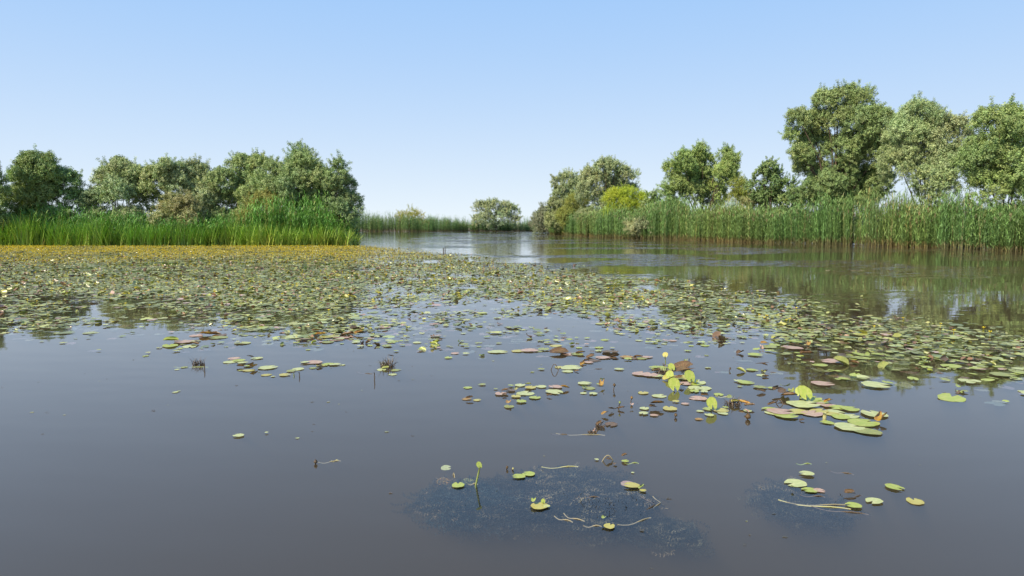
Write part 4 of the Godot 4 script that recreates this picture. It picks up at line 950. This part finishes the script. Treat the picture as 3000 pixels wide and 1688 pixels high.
	clump("lily_clump", "pair of touching lime leaves beside small dark buds", "water lily", Vector3(0.032, 0, -5.193), [["pad", 0.022, 0.097, 0.107, "lime", 3.23, 0.000], ["pad", 0.102, 0.040, 0.108, "lime", 2.79, 0.000], ["bud", -0.086, -0.080, 0.023, "brown", 0.00, 0.010], ["bud", -0.038, -0.057, 0.017, "stalk_pale", 0.00, 0.010]], "")
	clump("floating_stalk", "long straw-coloured stalk lying flat on the water", "water weed", Vector3(0.397, 0, -5.327), [["line", 0.000, 0.000, 0.306, "stalk_pale", -0.07, 0.030]], "")
	clump("bent_lily", "bowed pale stalk beside a dark bud and small scraps", "water lily", Vector3(0.891, 0, -5.411), [["arc", -0.076, -0.052, 0.060, "dead_reed", 0.00, 0.103], ["curl", -0.066, -0.036, 0.060, "brown", 0.52, 0.010], ["curl", -0.030, 0.044, 0.048, "brown", 1.05, 0.000], ["curl", 0.072, -0.085, 0.061, "brown", 0.35, 0.030], ["pad", 0.068, -0.028, 0.067, "lime", 0.53, 0.000], ["pad", -0.169, -0.068, 0.042, "pale", 1.97, 0.000], ["line", 0.116, -0.003, 0.121, "stalk_green", 0.00, 0.020], ["pad", 0.085, 0.228, 0.029, "pale", 0.68, 0.000]], "")
	clump("lily_clump", "half-sunken brownish leaf with a bright yellow leaf at its tip", "water lily", Vector3(0.948, 0, -4.736), [["pad", -0.030, -0.168, 0.127, "yellow", 3.05, 0.000], ["sunk", -0.039, -0.304, 0.114, "pink", 0.00, 0.000], ["pad", 0.038, -0.077, 0.055, "yellow", 0.00, 0.000], ["curl", 0.037, -0.122, 0.066, "stalk_green", 0.52, 0.010], ["line", 0.018, 0.138, 0.237, "stalk_brown", 1.66, -0.250], ["line", 0.091, 0.108, 0.186, "dead_reed", 1.75, -0.200], ["line", -0.116, 0.424, 0.274, "dead_reed", -0.44, 0.060]], "")
	clump("lily_clump", "two cupped lime leaves with one standing behind them", "water lily", Vector3(0.199, 0, -4.563), [["curl", -0.045, -0.006, 0.057, "lime", 1.40, 0.030], ["pad", -0.005, 0.029, 0.128, "yellow", 0.17, 0.000], ["up", 0.006, -0.052, 0.036, "lime", 0.35, 0.020], ["pad", 0.044, 0.029, 0.056, "pale", 3.41, 0.000]], "")
	clump("sunken_lily", "sunken greenish and tan leaves in the weed patch", "water lily", Vector3(0.472, 0, -4.561), [["sunk", -0.070, -0.231, 0.081, "rust", 0.00, 0.020], ["sunk", 0.081, -0.182, 0.118, "pale", 0.00, 0.040], ["sunk", 0.002, -0.146, 0.080, "olive", 0.00, 0.020], ["line", -0.050, 0.187, 0.174, "dead_reed", 0.70, 0.100], ["line", -0.122, 0.213, 0.148, "dead_reed", 0.61, 0.050], ["line", 0.064, 0.316, 0.122, "dead_reed", 0.00, 0.020], ["line", 0.095, -0.157, 0.160, "stalk_brown", 0.00, 0.020]], "")
	clump("lily_clump", "cupped yellow-green leaf at the bottom of the weed patch", "water lily", Vector3(0.631, 0, -4.253), [["curl", -0.015, -0.033, 0.044, "lime", 1.05, 0.030], ["pad", 0.015, 0.033, 0.083, "yellow", 1.05, 0.000]], "")
	clump("lily_clump", "long lime leaf lying over a smaller one above thin tangled stems", "water lily", Vector3(2.224, 0, -4.731), [["pad", -0.028, -0.232, 0.173, "pale", 3.40, 0.000], ["pad", 0.024, -0.100, 0.123, "lime", 3.32, 0.000], ["pad", 0.094, -0.094, 0.088, "pink", 5.79, 0.000], ["curl", -0.102, -0.107, 0.041, "stalk_green", 1.57, 0.020], ["line", -0.056, 0.151, 0.478, "stalk_pale", 0.31, 0.050], ["line", -0.014, 0.139, 0.452, "dead_reed", 0.09, 0.030], ["line", 0.080, 0.248, 0.363, "stalk_brown", 0.35, 0.040], ["line", 0.002, -0.005, 0.173, "stalk_brown", 0.17, 0.020]], "")
	clump("sunken_lily", "pale greenish sunken leaf and a dull flat leaf near the long lime leaf", "water lily", Vector3(2.309, 0, -5.157), [["sunk", -0.200, 0.231, 0.089, "pale", 0.00, 0.030], ["pad", 0.056, 0.010, 0.118, "pale", 3.14, 0.000], ["line", 0.144, -0.241, 0.129, "stalk_green", 0.00, 0.020]], "")
	clump("floating_twig", "thin dark twig floating at an angle on the right", "twig", Vector3(2.670, 0, -5.198), [["line", 0.000, 0.000, 0.178, "stalk_brown", 0.44, 0.020]], "")
	clump("floating_twig", "small crooked pale twig with a dark knot in the left water", "twig", Vector3(-1.572, 0, -5.439), [["line", 0.023, -0.008, 0.186, "dead_reed", -0.24, 0.040], ["bud", -0.090, 0.040, 0.034, "stalk_brown", 0.00, 0.005], ["line", 0.066, -0.032, 0.068, "stalk_pale", 0.00, 0.000]], "")
	clump("lily_clump", "bright yellow-green leaf with brown stems at the right edge of the photograph", "water lily", Vector3(2.653, 0, -4.691), [["pad", -0.221, 0.145, 0.114, "lime", 3.14, 0.000], ["curl", -0.142, -0.058, 0.089, "brown", 0.00, 0.010], ["line", -0.133, -0.027, 0.177, "stalk_brown", -0.35, 0.030], ["pad", -0.031, 0.063, 0.129, "pale", 3.76, 0.000], ["pad", 0.261, -0.186, 0.137, "lime", 5.38, 0.000], ["pad", 0.266, 0.063, 0.132, "yellow", 1.35, 0.000]], "")
	clump("floating_reed", "bleached floating reed cane near the right bank", "driftwood", Vector3(14.248, 0, -28.961), [["line", 0.455, 0.217, 1.501, "dead_reed", -0.10, 0.010], ["line", -0.455, -0.217, 0.667, "dead_reed", 0.00, 0.010]], "")
	clump("channel_stick", "two short dark sticks standing at the far tip of the mat", "stick", Vector3(-4.517, 0, -44.149), [["stick", -0.057, 0.000, 0.030, "stalk_brown", 0.00, 0.450], ["stick", 0.057, 0.000, 0.030, "stalk_brown", 0.07, 0.500]], "")
	weed_bed("dark feathery weed bed under the bottom centre leaves", Vector3(0.639, 0, -4.598), 0.8, 0.36, 2100, Color(0.018, 0.017, 0.011))
	weed_bed("faint weed bed around the pair of touching lime leaves", Vector3(0.325, 0, -5.082), 0.45, 0.26, 700, Color(0.02, 0.019, 0.012))
	weed_bed("dark weed bed in the lower right trailing past the tangled stems", Vector3(2.257, 0, -4.749), 0.32, 0.24, 520, Color(0.02, 0.019, 0.012))
	weed_bed("weed bed spreading right of the bottom centre leaves", Vector3(1.091, 0, -4.428), 0.36, 0.2, 800, Color(0.022, 0.024, 0.014))
	weed_bed("small weed bed below the crooked upright leaf", Vector3(-0.254, 0, -4.749), 0.38, 0.26, 450, Color(0.02, 0.03, 0.028))
